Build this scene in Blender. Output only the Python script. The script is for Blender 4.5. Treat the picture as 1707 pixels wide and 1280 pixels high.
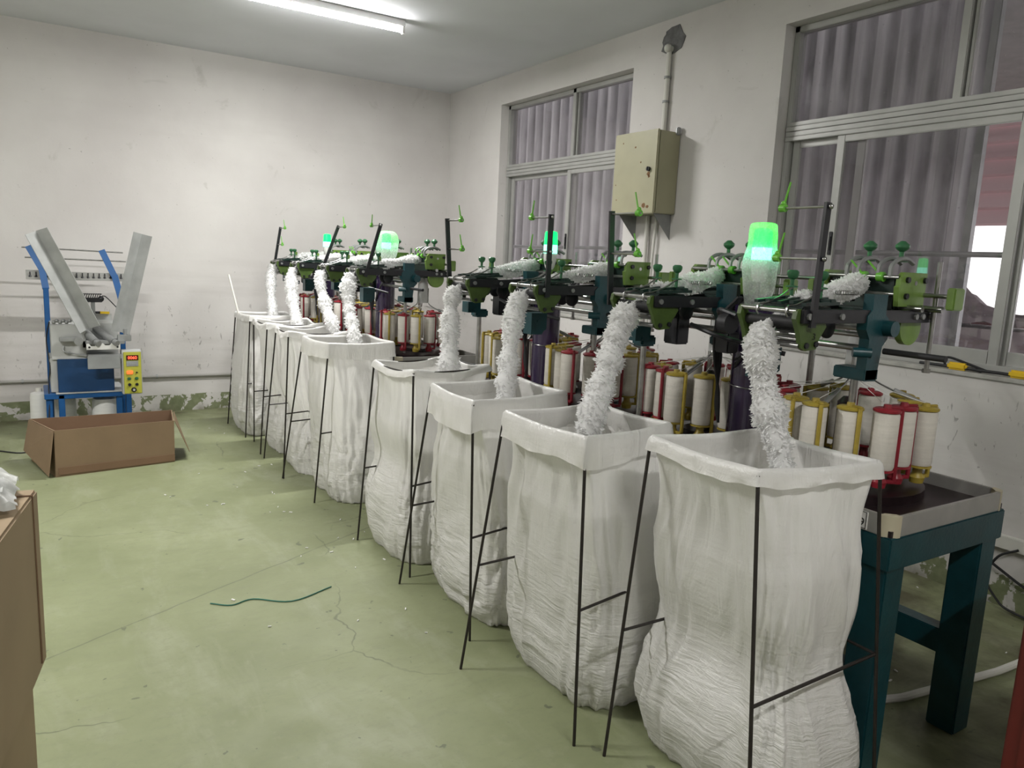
import bpy, bmesh, math, random
from math import pi, sin, cos, radians
from mathutils import Vector, Matrix, noise

for o in list(bpy.data.objects): bpy.data.objects.remove(o)
SC = bpy.context.scene
COL = SC.collection

# ------------------------------------------------------------------ camera
H = 1.6
a, b, c = 0.56905441, 0.16203492, -0.04631792
fwd = Vector((sin(a)*cos(b), cos(a)*cos(b), -sin(b)))
rt = Vector((cos(a), -sin(a), 0.))
dn = fwd.cross(rt)
R_ = cos(c)*rt + sin(c)*dn
D_ = -sin(c)*rt + cos(c)*dn
cam = bpy.data.objects.new('camera', bpy.data.cameras.new('camera')); COL.objects.link(cam)
m = Matrix.Identity(4)
for i in range(3):
    m[i][0] = R_[i]; m[i][1] = -D_[i]; m[i][2] = -fwd[i]
m[2][3] = H
cam.matrix_world = m
cam.data.sensor_width = 36; cam.data.lens = 1261.2/1707*36
cam.data.clip_start = .02
SC.camera = cam

# ------------------------------------------------------------------ world, lamps, exposure
W = bpy.data.worlds.new('world'); SC.world = W; W.use_nodes = True
W.node_tree.nodes['Background'].inputs[0].default_value = (.99, .97, .98, 1)
W.node_tree.nodes['Background'].inputs[1].default_value = 2.4
SC.view_settings.view_transform = 'Standard'; SC.view_settings.look = 'None'
SC.view_settings.gamma = 1; SC.view_settings.exposure = 0.15
TUBE_W = 92        # watts given off by each fluorescent tube
TUBES = [((1.32, 5.75), (2.54, 5.75)), ((-1.95, 3.7), (-0.73, 3.7)), ((0.4, -0.9), (1.62, -0.9))]
def tube_light(p, q, w):
    L = bpy.data.lights.new('tube_glow', 'AREA'); L.shape = 'RECTANGLE'; L.size = q[0]-p[0]-.06; L.size_y = .045
    L.energy = w; L.color = (1.0, .985, .95); L.spread = pi
    o = bpy.data.objects.new('tube_glow', L); COL.objects.link(o)
    o.location = ((p[0]+q[0])/2, p[1], 3.287)
    return o

# ------------------------------------------------------------------ materials
def mat(name, col, rough=.5, metal=0, var=0, vscale=8, bump=0, bscale=40, trans=0, coat=0, dark=None, emit=None, es=0, stretch=None, spec=None):
    M = bpy.data.materials.new(name); M.use_nodes = True
    N = M.node_tree.nodes; Lk = M.node_tree.links; P = N['Principled BSDF']
    P.inputs['Base Color'].default_value = (*col, 1)
    P.inputs['Roughness'].default_value = rough; P.inputs['Metallic'].default_value = metal
    if spec is not None: P.inputs['Specular IOR Level'].default_value = spec
    if coat: P.inputs['Coat Weight'].default_value = coat
    if emit: P.inputs['Emission Color'].default_value = (*emit, 1); P.inputs['Emission Strength'].default_value = es
    tc = N.new('ShaderNodeTexCoord'); src = tc.outputs['Object']
    if stretch:
        mp = N.new('ShaderNodeMapping'); mp.inputs['Scale'].default_value = stretch
        Lk.new(src, mp.inputs[0]); src = mp.outputs[0]
    if var:
        n = N.new('ShaderNodeTexNoise'); n.inputs['Scale'].default_value = vscale; n.inputs['Detail'].default_value = 6
        Lk.new(src, n.inputs['Vector'])
        mr = N.new('ShaderNodeMapRange'); mr.inputs[1].default_value = .3; mr.inputs[2].default_value = .7
        Lk.new(n.outputs[0], mr.inputs[0])
        mx = N.new('ShaderNodeMix'); mx.data_type = 'RGBA'
        d = dark or tuple(x*(1-var) for x in col)
        mx.inputs[6].default_value = (*d, 1); mx.inputs[7].default_value = (*col, 1)
        Lk.new(mr.outputs[0], mx.inputs[0]); Lk.new(mx.outputs[2], P.inputs['Base Color'])
    if bump:
        n = N.new('ShaderNodeTexNoise'); n.inputs['Scale'].default_value = bscale; n.inputs['Detail'].default_value = 5
        Lk.new(src, n.inputs['Vector'])
        bp = N.new('ShaderNodeBump'); bp.inputs['Strength'].default_value = bump; bp.inputs['Distance'].default_value = .01
        Lk.new(n.outputs[0], bp.inputs['Height']); Lk.new(bp.outputs[0], P.inputs['Normal'])
    if trans:
        out = N['Material Output']; t = N.new('ShaderNodeBsdfTranslucent'); t.inputs[0].default_value = (*col, 1)
        s = N.new('ShaderNodeMixShader'); s.inputs[0].default_value = trans
        Lk.new(P.outputs[0], s.inputs[1]); Lk.new(t.outputs[0], s.inputs[2]); Lk.new(s.outputs[0], out.inputs[0])
    return M

class G:   # small node-graph helper
    def __init__(s, M): s.N = M.node_tree.nodes; s.L = M.node_tree.links; s.P = s.N['Principled BSDF']
    def noise(s, v, scale, detail=6, rough=.55, dist=0):
        n = s.N.new('ShaderNodeTexNoise'); n.inputs['Scale'].default_value = scale; n.inputs['Detail'].default_value = detail
        n.inputs['Roughness'].default_value = rough; n.inputs['Distortion'].default_value = dist; s.L.new(v, n.inputs['Vector']); return n.outputs[0]
    def ramp(s, v, lo, hi, a=0, b_=1):
        n = s.N.new('ShaderNodeMapRange'); n.inputs[1].default_value = lo; n.inputs[2].default_value = hi
        n.inputs[3].default_value = a; n.inputs[4].default_value = b_; s.L.new(v, n.inputs[0]); return n.outputs[0]
    def mix(s, f, c1, c2):
        n = s.N.new('ShaderNodeMix'); n.data_type = 'RGBA'
        for i, q in ((0, f), (6, c1), (7, c2)):
            if isinstance(q, tuple): n.inputs[i].default_value = (*q, 1)
            elif isinstance(q, (int, float)): n.inputs[i].default_value = q
            else: s.L.new(q, n.inputs[i])
        return n.outputs[2]
    def math(s, op, a_, b_):
        n = s.N.new('ShaderNodeMath'); n.operation = op
        for i, q in ((0, a_), (1, b_)):
            if isinstance(q, (int, float)): n.inputs[i].default_value = q
            else: s.L.new(q, n.inputs[i])
        return n.outputs[0]
    def map(s, v, sc):
        n = s.N.new('ShaderNodeMapping'); n.inputs['Scale'].default_value = sc; s.L.new(v, n.inputs[0]); return n.outputs[0]
    def bump(s, h, st, d=.01):
        n = s.N.new('ShaderNodeBump'); n.inputs['Strength'].default_value = st; n.inputs['Distance'].default_value = d
        s.L.new(h, n.inputs['Height']); s.L.new(n.outputs[0], s.P.inputs['Normal'])

def wall_mat():
    M = bpy.data.materials.new('whitewashed_plaster'); M.use_nodes = True; g = G(M)
    P = g.N.new('ShaderNodeNewGeometry').outputs['Position']
    sx = g.N.new('ShaderNodeSeparateXYZ'); g.L.new(P, sx.inputs[0]); z = sx.outputs[2]
    base = g.mix(g.ramp(g.noise(P, .9, 4), .35, .68), (.58, .555, .545), (.68, .66, .645))
    streak = g.ramp(g.noise(g.map(P, (.35, .35, 3.2)), 1.6, 7, .6), .52, .72, 0, .38)
    low = g.ramp(z, 1.7, .9, .25, 1)
    base = g.mix(g.math('MULTIPLY', streak, low), base, (.40, .38, .36))
    smudge = g.ramp(g.noise(P, 3.1, 5, .6, .6), .66, .76, 0, .45)
    base = g.mix(smudge, base, (.36, .35, .32))
    specks = g.ramp(g.noise(P, 38, 2), .74, .77, 0, .55)
    base = g.mix(specks, base, (.25, .25, .23))
    scuff = g.math('MULTIPLY', g.ramp(g.noise(g.map(P, (1, 1, .35)), 26, 3, .5, 1.5), .66, .7), g.math('MULTIPLY', g.ramp(z, 1.15, .95), g.ramp(z, .35, .45)))
    base = g.mix(g.math('MULTIPLY', scuff, .55), base, (.17, .16, .15))
    # painted green skirting band, flaking off in patches
    edge = g.noise(P, 2.0, 3)
    top = g.math('ADD', .165, g.math('MULTIPLY', g.math('SUBTRACT', edge, .5), .03))
    band = g.ramp(g.math('SUBTRACT', z, top), .003, -.003)
    flake = g.ramp(g.noise(P, 7.0, 8, .62, .4), .515, .53)
    keep = g.math('MULTIPLY', band, g.math('SUBTRACT', 1, g.math('MULTIPLY', flake, .93)))
    green = g.mix(g.ramp(g.noise(P, 14, 5), .35, .7), (.16, .185, .10), (.25, .275, .165))
    base = g.mix(keep, base, green)
    damp = g.math('MULTIPLY', g.ramp(z, .09, .0), g.ramp(g.noise(P, 5, 6), .42, .62))
    base = g.mix(g.math('MULTIPLY', damp, .7), base, (.13, .12, .075))
    g.L.new(base, g.P.inputs['Base Color']); g.P.inputs['Roughness'].default_value = .72
    g.P.inputs['Specular IOR Level'].default_value = .25
    hh = g.math('ADD', g.noise(P, 6, 6), g.math('MULTIPLY', keep, .3))
    g.bump(hh, .28, .012)
    return M

LA, LB, LC = -0.4494, 0.8933, -2.8811     # long straight scratch across the aisle
def floor_mat():
    M = bpy.data.materials.new('green_floor_paint'); M.use_nodes = True; g = G(M)
    P = g.N.new('ShaderNodeNewGeometry').outputs['Position']
    sx = g.N.new('ShaderNodeSeparateXYZ'); g.L.new(P, sx.inputs[0])
    base = g.mix(g.ramp(g.noise(P, 1.3, 6, .6), .32, .7), (.190, .212, .112), (.268, .292, .170))
    base = g.mix(g.ramp(g.noise(g.map(P, (1, .3, 1)), 3.5, 6, .65, .5), .52, .72, 0, .55), base, (.33, .345, .25))
    base = g.mix(g.ramp(g.noise(g.map(P, (1, 2.2, 1)), 11, 6, .7, .3), .5, .7, 0, .5), base, (.20, .215, .13))
    base = g.mix(g.ramp(g.noise(P, 7, 5, .7), .58, .72, 0, .3), base, (.33, .335, .24))
    fine = g.ramp(g.noise(P, 42, 4, .7), .58, .72, 0, .45)
    base = g.mix(fine, base, (.17, .20, .11))
    spots = g.math('MAXIMUM', g.ramp(g.noise(P, 9.5, 3, .5, .3), .70, .715, 0, .8), g.ramp(g.noise(P, 23, 2, .5), .735, .75, 0, .8))
    base = g.mix(spots, base, (.115, .125, .08))
    # trodden dirt along the machine row and walls, deepened as painted-in shade
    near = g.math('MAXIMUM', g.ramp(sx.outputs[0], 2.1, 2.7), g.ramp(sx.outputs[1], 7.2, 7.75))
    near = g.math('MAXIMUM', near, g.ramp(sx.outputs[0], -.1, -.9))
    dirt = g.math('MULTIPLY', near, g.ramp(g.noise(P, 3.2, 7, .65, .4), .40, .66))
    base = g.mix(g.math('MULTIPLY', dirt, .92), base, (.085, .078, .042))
    ln_ = g.math('ADD', g.math('MULTIPLY', sx.outputs[0], LA), g.math('ADD', g.math('MULTIPLY', sx.outputs[1], LB), LC))
    wob = g.math('MULTIPLY', g.math('SUBTRACT', g.noise(P, 3, 3), .5), .05)
    dist = g.math('ABSOLUTE', g.math('ADD', ln_, wob), 0)
    base = g.mix(g.math('MULTIPLY', g.ramp(dist, .006, .002), g.ramp(g.noise(P, 5, 4), .3, .5, .25, .6)), base, (.10, .105, .07))
    # hairline cracks
    v = g.N.new('ShaderNodeTexVoronoi'); v.feature = 'DISTANCE_TO_EDGE'; v.inputs['Scale'].default_value = .62
    w = g.N.new('ShaderNodeVectorMath'); w.operation = 'ADD'; g.L.new(P, w.inputs[0])
    nn = g.N.new('ShaderNodeTexNoise'); nn.inputs['Scale'].default_value = 3; nn.inputs['Detail'].default_value = 4; g.L.new(P, nn.inputs['Vector'])
    sc_ = g.N.new('ShaderNodeVectorMath'); sc_.operation = 'SCALE'; sc_.inputs[3].default_value = .28; g.L.new(nn.outputs[1], sc_.inputs[0]); g.L.new(sc_.outputs[0], w.inputs[1])
    g.L.new(w.outputs[0], v.inputs['Vector'])
    crack = g.math('MULTIPLY', g.ramp(v.outputs[0], .0032, .001), g.ramp(g.noise(P, 1.4, 2), .45, .58))
    base = g.mix(g.math('MULTIPLY', crack, .6), base, (.07, .075, .045))
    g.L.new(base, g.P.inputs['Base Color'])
    g.L.new(g.ramp(g.noise(P, 4, 5), .3, .7, .42, .62), g.P.inputs['Roughness'])
    g.P.inputs['Specular IOR Level'].default_value = .35
    g.bump(g.noise(P, 30, 5), .12, .004)
    return M

def bag_mat():
    M = bpy.data.materials.new('woven_white_sack'); M.use_nodes = True; g = G(M)
    tc = g.N.new('ShaderNodeTexCoord').outputs['Object']
    col = g.mix(g.ramp(g.noise(tc, 5, 4), .3, .7), (.84, .83, .81), (.90, .89, .875))
    g.L.new(col, g.P.inputs['Base Color']); g.P.inputs['Roughness'].default_value = .30
    g.P.inputs['Specular IOR Level'].default_value = .5
    h1 = g.noise(g.map(tc, (5, 5, 34)), 1.3, 4, .6, .8)
    sx = g.N.new('ShaderNodeSeparateXYZ'); g.L.new(tc, sx.inputs[0])
    h1 = g.math('MULTIPLY', h1, g.ramp(sx.outputs[2], .62, .3, .15, 1))
    h2 = g.noise(g.map(tc, (14, 14, 2.2)), 1.2, 4, .6, .8)
    h3 = g.noise(tc, 160, 2)
    h = g.math('ADD', g.math('ADD', h1, g.math('MULTIPLY', h2, .8)), g.math('MULTIPLY', h3, .05))
    g.bump(h, .58, .02)
    t = g.N.new('ShaderNodeBsdfTranslucent'); t.inputs[0].default_value = (.82, .81, .79, 1)
    s = g.N.new('ShaderNodeMixShader'); s.inputs[0].default_value = .28
    g.L.new(g.P.outputs[0], s.inputs[1]); g.L.new(t.outputs[0], s.inputs[2]); g.L.new(s.outputs[0], g.N['Material Output'].inputs[0])
    return M

def glass_mat(dirt=.08):
    M = bpy.data.materials.new('dusty_window_glass'); M.use_nodes = True; g = G(M)
    tc = g.N.new('ShaderNodeNewGeometry').outputs['Position']
    tr = g.N.new('ShaderNodeBsdfTransparent'); tr.inputs[0].default_value = (.86, .85, .86, 1)
    gl = g.N.new('ShaderNodeBsdfGlossy'); gl.inputs['Roughness'].default_value = .02
    fr = g.N.new('ShaderNodeFresnel'); ge = g.N.new('ShaderNodeNewGeometry')
    g.L.new(g.ramp(ge.outputs['Backfacing'], 0, 1, 1.5, 1/1.5), fr.inputs[0])   # a thin pane: no total reflection at its far face
    s = g.N.new('ShaderNodeMixShader'); g.L.new(g.math('ADD', g.math('MULTIPLY', fr.outputs[0], 1.5), .01), s.inputs[0])
    g.L.new(tr.outputs[0], s.inputs[1]); g.L.new(gl.outputs[0], s.inputs[2])
    df = g.N.new('ShaderNodeBsdfDiffuse'); df.inputs[0].default_value = (.62, .60, .62, 1)
    d = g.math('ADD', g.ramp(g.noise(tc, 2.4, 6, .65), .4, .75, dirt*.3, dirt*2.2), g.ramp(g.noise(tc, 75, 2), .72, .75, 0, .4))
    s2 = g.N.new('ShaderNodeMixShader'); g.L.new(d, s2.inputs[0]); g.L.new(s.outputs[0], s2.inputs[1]); g.L.new(df.outputs[0], s2.inputs[2])
    g.L.new(s2.outputs[0], g.N['Material Output'].inputs[0])
    return M

def bubble_mat():
    M = bpy.data.materials.new('bubble_wrap_film'); M.use_nodes = True; g = G(M)
    tc = g.N.new('ShaderNodeTexCoord').outputs['Object']
    v = g.N.new('ShaderNodeTexVoronoi'); v.inputs['Scale'].default_value = 115; g.L.new(tc, v.inputs['Vector'])
    h = g.ramp(v.outputs[0], .0, .5, 1, 0)
    g.bump(h, .9, .004); g.P.inputs['Base Color'].default_value = (.8, .82, .8, 1); g.P.inputs['Roughness'].default_value = .12
    g.P.inputs['Specular IOR Level'].default_value = .9
    t = g.N.new('ShaderNodeBsdfTransparent'); t.inputs[0].default_value = (.95, .97, .95, 1)
    tl = g.N.new('ShaderNodeBsdfTranslucent'); tl.inputs[0].default_value = (.9, .92, .9, 1)
    s0 = g.N.new('ShaderNodeMixShader'); s0.inputs[0].default_value = .8; g.L.new(g.P.outputs[0], s0.inputs[1]); g.L.new(tl.outputs[0], s0.inputs[2])
    s = g.N.new('ShaderNodeMixShader'); g.L.new(g.ramp(v.outputs[0], .1, .6, .25, .62), s.inputs[0])
    g.L.new(s0.outputs[0], s.inputs[1]); g.L.new(t.outputs[0], s.inputs[2]); g.L.new(s.outputs[0], g.N['Material Output'].inputs[0])
    return M

M = {}
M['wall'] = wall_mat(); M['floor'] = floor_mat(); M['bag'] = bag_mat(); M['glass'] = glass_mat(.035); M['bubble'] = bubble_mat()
M['ceiling'] = mat('ceiling_plaster', (.76, .775, .82), .8, var=.08, vscale=1.5, bump=.15, bscale=6)
M['steel'] = mat('bright_steel', (.42, .42, .41), .3, 1, var=.3, vscale=30)
M['dullsteel'] = mat('dull_galvanised_steel', (.36, .37, .37), .5, .6, var=.25, vscale=12, bump=.05)
M['zinc'] = mat('grey_sheet_metal', (.33, .345, .345), .55, .3, var=.25, vscale=7)
M['trough'] = mat('pale_sheet_trough', (.44, .45, .445), .5, .2, var=.22, vscale=9)
M['alu'] = mat('window_aluminium', (.44, .44, .425), .42, .35, var=.14, vscale=6)
M['alu_light'] = mat('tray_aluminium', (.42, .41, .39), .4, .4, var=.2, vscale=9)
M['cream'] = mat('cream_corner_plastic', (.52, .47, .35), .5, var=.1)
M['teal'] = mat('dark_teal_enamel', (.005, .055, .068), .38, var=.35, vscale=10, bump=.08, bscale=70)
M['cheek'] = mat('dull_olive_enamel', (.065, .11, .022), .45, var=.35, vscale=14, bump=.08, bscale=60)
M['olive'] = mat('leaf_green_enamel', (.16, .27, .05), .42, var=.3, vscale=14, bump=.06, bscale=60)
M['clip'] = mat('bright_green_plastic', (.13, .42, .04), .35)
M['knob'] = mat('dark_green_plastic', (.03, .13, .055), .35)
M['black'] = mat('black_painted_steel', (.012, .012, .016), .42)
M['blackrub'] = mat('black_rubber', (.014, .014, .016), .6)
M['purple'] = mat('dark_purple_enamel', (.026, .013, .052), .22, coat=.5)
M['dark_oil'] = mat('oily_dark_track', (.018, .009, .011), .35, var=.5, vscale=20)
M['maroon'] = mat('maroon_plastic', (.25, .012, .025), .4, var=.2)
M['yellow'] = mat('mustard_yellow_plastic', (.44, .33, .05), .4, var=.3, vscale=30)
M['red'] = mat('red_plastic', (.32, .022, .035), .4, var=.3, vscale=30)
M['thread'] = mat('wound_white_thread', (.70, .665, .60), .6, var=.12, vscale=9, stretch=(1, 1, 12), bump=.3, bscale=90)
M['fluff'] = mat('white_feather_yarn', (.93, .93, .93), .6, trans=.4)
M['threadline'] = mat('taut_white_thread', (.8, .79, .76), .6)
M['paper'] = mat('white_paper', (.76, .75, .73), .6)
M['ink'] = mat('black_ink', (.01, .01, .01), .6)
M['rod'] = mat('dark_rusty_rod', (.018, .013, .011), .55, var=.4, vscale=30)
M['beige'] = mat('beige_box_enamel', (.40, .38, .255), .45, var=.14, vscale=4)
M['rust'] = mat('rust_patch', (.18, .09, .035), .8)
M['pvc'] = mat('white_pvc_pipe', (.66, .65, .61), .45)
M['rail'] = mat('grey_dusty_conduit', (.33, .32, .30), .6)
M['cement'] = mat('bare_cement', (.20, .20, .205), .9, var=.4, vscale=20, bump=.6, bscale=50)
M['blue'] = mat('blue_enamel', (.012, .095, .29), .4, var=.15, vscale=10)
M['navy'] = mat('navy_enamel_panel', (.010, .050, .14), .4)
M['offwhite'] = mat('grey_white_panel', (.50, .51, .50), .5, var=.15, vscale=6)
M['panelyel'] = mat('lime_yellow_panel', (.42, .42, .055), .5)
M['ledred'] = mat('red_led', (.5, .02, .02), .4, emit=(1, .10, .04), es=3.2)
M['ledscreen'] = mat('dark_display', (.05, .005, .008), .2)
M['orange'] = mat('lit_orange_switch', (.7, .1, .02), .4, emit=(1, .13, .03), es=1.4)
M['card'] = mat('brown_cardboard', (.235, .16, .095), .75, var=.14, vscale=5, bump=.08, bscale=30)
M['card_light'] = mat('pale_cardboard', (.33, .24, .145), .75, var=.14, vscale=3)
M['card_in'] = mat('cardboard_inside', (.20, .12, .07), .8, var=.15, vscale=5)
M['plastic'] = mat('white_polythene', (.70, .71, .70), .35, trans=.3, bump=.5, bscale=14)
def sheet_mat():
    M_ = bpy.data.materials.new('corrugated_plastic_sheet'); M_.use_nodes = True; g = G(M_)
    P = g.N.new('ShaderNodeNewGeometry').outputs['Position']
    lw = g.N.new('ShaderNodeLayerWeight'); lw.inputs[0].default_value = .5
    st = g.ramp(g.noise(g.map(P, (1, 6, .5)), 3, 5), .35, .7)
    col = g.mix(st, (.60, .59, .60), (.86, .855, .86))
    col = g.mix(g.ramp(lw.outputs[1], .48, .80), col, (.42, .40, .43))  # faces turned from view coloured darker, painting shade on the rib flanks
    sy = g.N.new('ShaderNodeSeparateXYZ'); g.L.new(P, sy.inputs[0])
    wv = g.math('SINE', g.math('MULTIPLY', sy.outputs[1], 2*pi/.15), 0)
    rib_shade_var = g.ramp(g.noise(g.map(P, (1, 3, 1.2)), 2.5, 5), .3, .7, .35, 1)
    col = g.mix(g.math('MULTIPLY', g.ramp(wv, .1, .8), rib_shade_var), col, (.25, .235, .255))   # valley stripes painted darker to stand in for rib shading
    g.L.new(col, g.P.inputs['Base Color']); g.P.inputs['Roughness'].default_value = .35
    t = g.N.new('ShaderNodeBsdfTranslucent'); g.L.new(col, t.inputs[0])
    s = g.N.new('ShaderNodeMixShader'); s.inputs[0].default_value = .68
    g.L.new(g.P.outputs[0], s.inputs[1]); g.L.new(t.outputs[0], s.inputs[2]); g.L.new(s.outputs[0], g.N['Material Output'].inputs[0])
    return M_
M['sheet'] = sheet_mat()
M['darkred'] = mat('dark_red_paint', (.10, .007, .005), .5)
M['lamp_white'] = mat('lamp_base_plastic', (.72, .73, .70), .4)
M['lens'] = mat('green_signal_lens', (.01, .3, .08), .3, emit=(.0, 1.0, .13), es=2.0)
M['lens_strong'] = mat('bright_green_signal_lens', (.01, .3, .08), .3, emit=(.0, 1.0, .02), es=9)
M['hot'] = mat('green_signal_led', (.5, .9, .8), .3, emit=(.16, 1.0, .60), es=3.2)
M['tube'] = mat('fluorescent_tube', (.9, .9, .9), .4, emit=(1.0, .985, .96), es=75)
M['fixture'] = mat('white_fixture', (.72, .72, .71), .4)
M['toolyel'] = mat('yellow_tool_plastic', (.75, .50, .02), .4)
M['pink'] = mat('faded_red_shutter', (.60, .40, .42), .6)
M['ground'] = mat('yard_ground', (.25, .23, .22), .9)
M['brickred'] = mat('dull_red_brick', (.16, .05, .055), .8, var=.3, vscale=4)
M['tarp'] = mat('pale_crumpled_tarp', (.5, .42, .44), .7, var=.5, vscale=5, bump=1, bscale=8)
M['bluebag'] = mat('deep_blue_fabric', (.02, .045, .20), .6)
M['greenwire'] = mat('green_wire', (.02, .14, .10), .5)

# ------------------------------------------------------------------ mesh helpers
class MB:
    def __init__(s, off=(0, 0, 0)): s.v = []; s.f = []; s.mi = []; s.cur = 0; s.off = Vector(off)
    def add(s, vs, fs):
        n = len(s.v); s.v += [Vector(x) - s.off for x in vs]
        for f in fs: s.f.append([n+i for i in f]); s.mi.append(s.cur)
        return s
    def box(s, lo, hi):
        x0, y0, z0 = lo; x1, y1, z1 = hi
        return s.add([(x0,y0,z0),(x1,y0,z0),(x1,y1,z0),(x0,y1,z0),(x0,y0,z1),(x1,y0,z1),(x1,y1,z1),(x0,y1,z1)],
                     [(0,3,2,1),(4,5,6,7),(0,1,5,4),(1,2,6,5),(2,3,7,6),(3,0,4,7)])
    def bev(s, lo, hi, r=.004):    # box with chamfered edges
        bm = bmesh.new(); bmesh.ops.create_cube(bm, size=1)
        ctr = [(lo[i]+hi[i])/2 for i in range(3)]; sz = [hi[i]-lo[i] for i in range(3)]
        for v in bm.verts: v.co = Vector([v.co[i]*sz[i]+ctr[i] for i in range(3)])
        bmesh.ops.bevel(bm, geom=list(bm.edges), offset=min(r, min(sz)*.45), segments=2, affect='EDGES')
        bm.verts.index_update()
        s.add([v.co.copy() for v in bm.verts], [[v.index for v in f.verts] for f in bm.faces]); bm.free(); return s
    def obox(s, p, q, w, t, up=(0, 0, 1)):   # bar from p to q; w across, t along 'up'
        p = Vector(p); q = Vector(q); d = (q-p).normalized(); u = Vector(up); sd = d.cross(u)
        if sd.length < 1e-4: sd = d.cross(Vector((1, 0, 0)))
        sd.normalize(); u = sd.cross(d).normalized()
        vs = []
        for e in (p, q):
            for i, j in ((-1,-1),(1,-1),(1,1),(-1,1)): vs.append(e + sd*w/2*i + u*t/2*j)
        return s.add(vs, [(0,1,2,3),(7,6,5,4),(0,4,5,1),(1,5,6,2),(2,6,7,3),(3,7,4,0)])
    def cyl(s, p, q, r, n=12, r2=None, cap=True):
        p = Vector(p); q = Vector(q); r2 = r if r2 is None else r2; d = (q-p).normalized()
        u = d.orthogonal().normalized(); w = d.cross(u)
        vs = [p + (u*cos(2*pi*i/n) + w*sin(2*pi*i/n))*r for i in range(n)] + [q + (u*cos(2*pi*i/n) + w*sin(2*pi*i/n))*r2 for i in range(n)]
        fs = [(i, (i+1) % n, n+(i+1) % n, n+i) for i in range(n)]
        if cap: fs += [list(range(n))[::-1], list(range(n, 2*n))]
        return s.add(vs, fs)
    def tube(s, pts, r, n=8, cap=True):
        pts = [Vector(p) for p in pts]; vs = []; fs = []
        T = [(pts[min(i+1, len(pts)-1)] - pts[max(i-1, 0)]).normalized() for i in range(len(pts))]
        u = T[0].orthogonal().normalized()
        for i, p in enumerate(pts):
            u = (u - T[i]*u.dot(T[i])).normalized(); w = T[i].cross(u)
            rr = r[i] if isinstance(r, (list, tuple)) else r
            vs += [p + (u*cos(2*pi*k/n) + w*sin(2*pi*k/n))*rr for k in range(n)]
        for i in range(len(pts)-1):
            for k in range(n): fs.append((i*n+k, i*n+(k+1) % n, (i+1)*n+(k+1) % n, (i+1)*n+k))
        if cap: fs += [list(range(n))[::-1], list(range((len(pts)-1)*n, len(pts)*n))]
        return s.add(vs, fs)
    def lathe(s, ctr, prof, n=16, axis='z'):
        c0 = Vector(ctr); vs = []; fs = []
        for r, z in prof:
            for k in range(n):
                x, y = r*cos(2*pi*k/n), r*sin(2*pi*k/n)
                vs.append(c0 + (Vector((x, y, z)) if axis == 'z' else Vector((x, z, y)) if axis == 'y' else Vector((z, x, y))))
        for i in range(len(prof)-1):
            for k in range(n): fs.append((i*n+k, i*n+(k+1) % n, (i+1)*n+(k+1) % n, (i+1)*n+k))
        fs += [list(range(n))[::-1], list(range((len(prof)-1)*n, len(prof)*n))]
        return s.add(vs, fs)
    def plate(s, poly, y0, y1, axis='y'):    # polygon in x-z extruded along y (or y-z along x, x-y along z)
        n = len(poly)
        def mk(p, t): return (p[0], t, p[1]) if axis == 'y' else (t, p[0], p[1]) if axis == 'x' else (p[0], p[1], t)
        vs = [mk(p, y0) for p in poly] + [mk(p, y1) for p in poly]
        return s.add(vs, [list(range(n)), list(range(n, 2*n))[::-1]] + [(i, n+i, n+(i+1) % n, (i+1) % n) for i in range(n)])
    def ball(s, ctr, r, n=10, sc=(1, 1, 1)):
        prof = [(max(r*sin(pi*i/n), .0001), -r*cos(pi*i/n)) for i in range(n+1)]
        c0 = Vector(ctr); vs = []; fs = []; m_ = 12
        for q, z in prof:
            for k in range(m_): vs.append(c0 + Vector((q*cos(2*pi*k/m_)*sc[0], q*sin(2*pi*k/m_)*sc[1], z*sc[2])))
        for i in range(n):
            for k in range(m_): fs.append((i*m_+k, i*m_+(k+1) % m_, (i+1)*m_+(k+1) % m_, (i+1)*m_+k))
        return s.add(vs, fs)
    def build(s, name, mats, parent=None, smooth=None):
        me = bpy.data.meshes.new(name)
        off = parent_world(parent) if parent else Vector((0, 0, 0))
        me.from_pydata([tuple(v - off) for v in s.v], [], s.f)
        if not isinstance(mats, (list, tuple)): mats = [mats]
        for q in mats: me.materials.append(q)
        for p, i in zip(me.polygons, s.mi): p.material_index = i
        bm = bmesh.new(); bm.from_mesh(me); bmesh.ops.recalc_face_normals(bm, faces=bm.faces); bm.to_mesh(me); bm.free()
        if smooth is not False:
            me.shade_smooth(); me.set_sharp_from_angle(angle=radians(35 if smooth is None else smooth))
        o = bpy.data.objects.new(name, me); COL.objects.link(o)
        if parent: o.parent = parent
        return o
def parent_world(p):
    v = Vector((0, 0, 0))
    while p: v += Vector(p.location); p = p.parent
    return v
def tag(o, label, cat, group=None, kind=None):
    if label: o['label'] = label
    if cat: o['category'] = cat
    if group: o['group'] = group
    if kind: o['kind'] = kind
    return o
def root(name, loc, label, cat, group=None):
    o = bpy.data.objects.new(name, None); COL.objects.link(o); o.location = loc; o.empty_display_size = .1
    return tag(o, label, cat, group)
def struct(o, label=None, cat=None):
    o['kind'] = 'structure'
    o['label'] = label; o['category'] = cat
    return o
def text_mesh(name, s, size, mt, parent, M4, depth=.0006):
    cu = bpy.data.curves.new(name, 'FONT'); cu.body = s; cu.size = size; cu.extrude = depth; cu.align_x = 'CENTER'; cu.align_y = 'CENTER'
    to = bpy.data.objects.new('tmp', cu); COL.objects.link(to)
    me = bpy.data.meshes.new_from_object(to.evaluated_get(bpy.context.evaluated_depsgraph_get()))
    bpy.data.objects.remove(to)
    me.name = name; me.transform(M4); me.transform(Matrix.Translation(-parent_world(parent)))
    me.materials.clear(); me.materials.append(mt)
    o = bpy.data.objects.new(name, me); COL.objects.link(o); o.parent = parent
    return o
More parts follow.
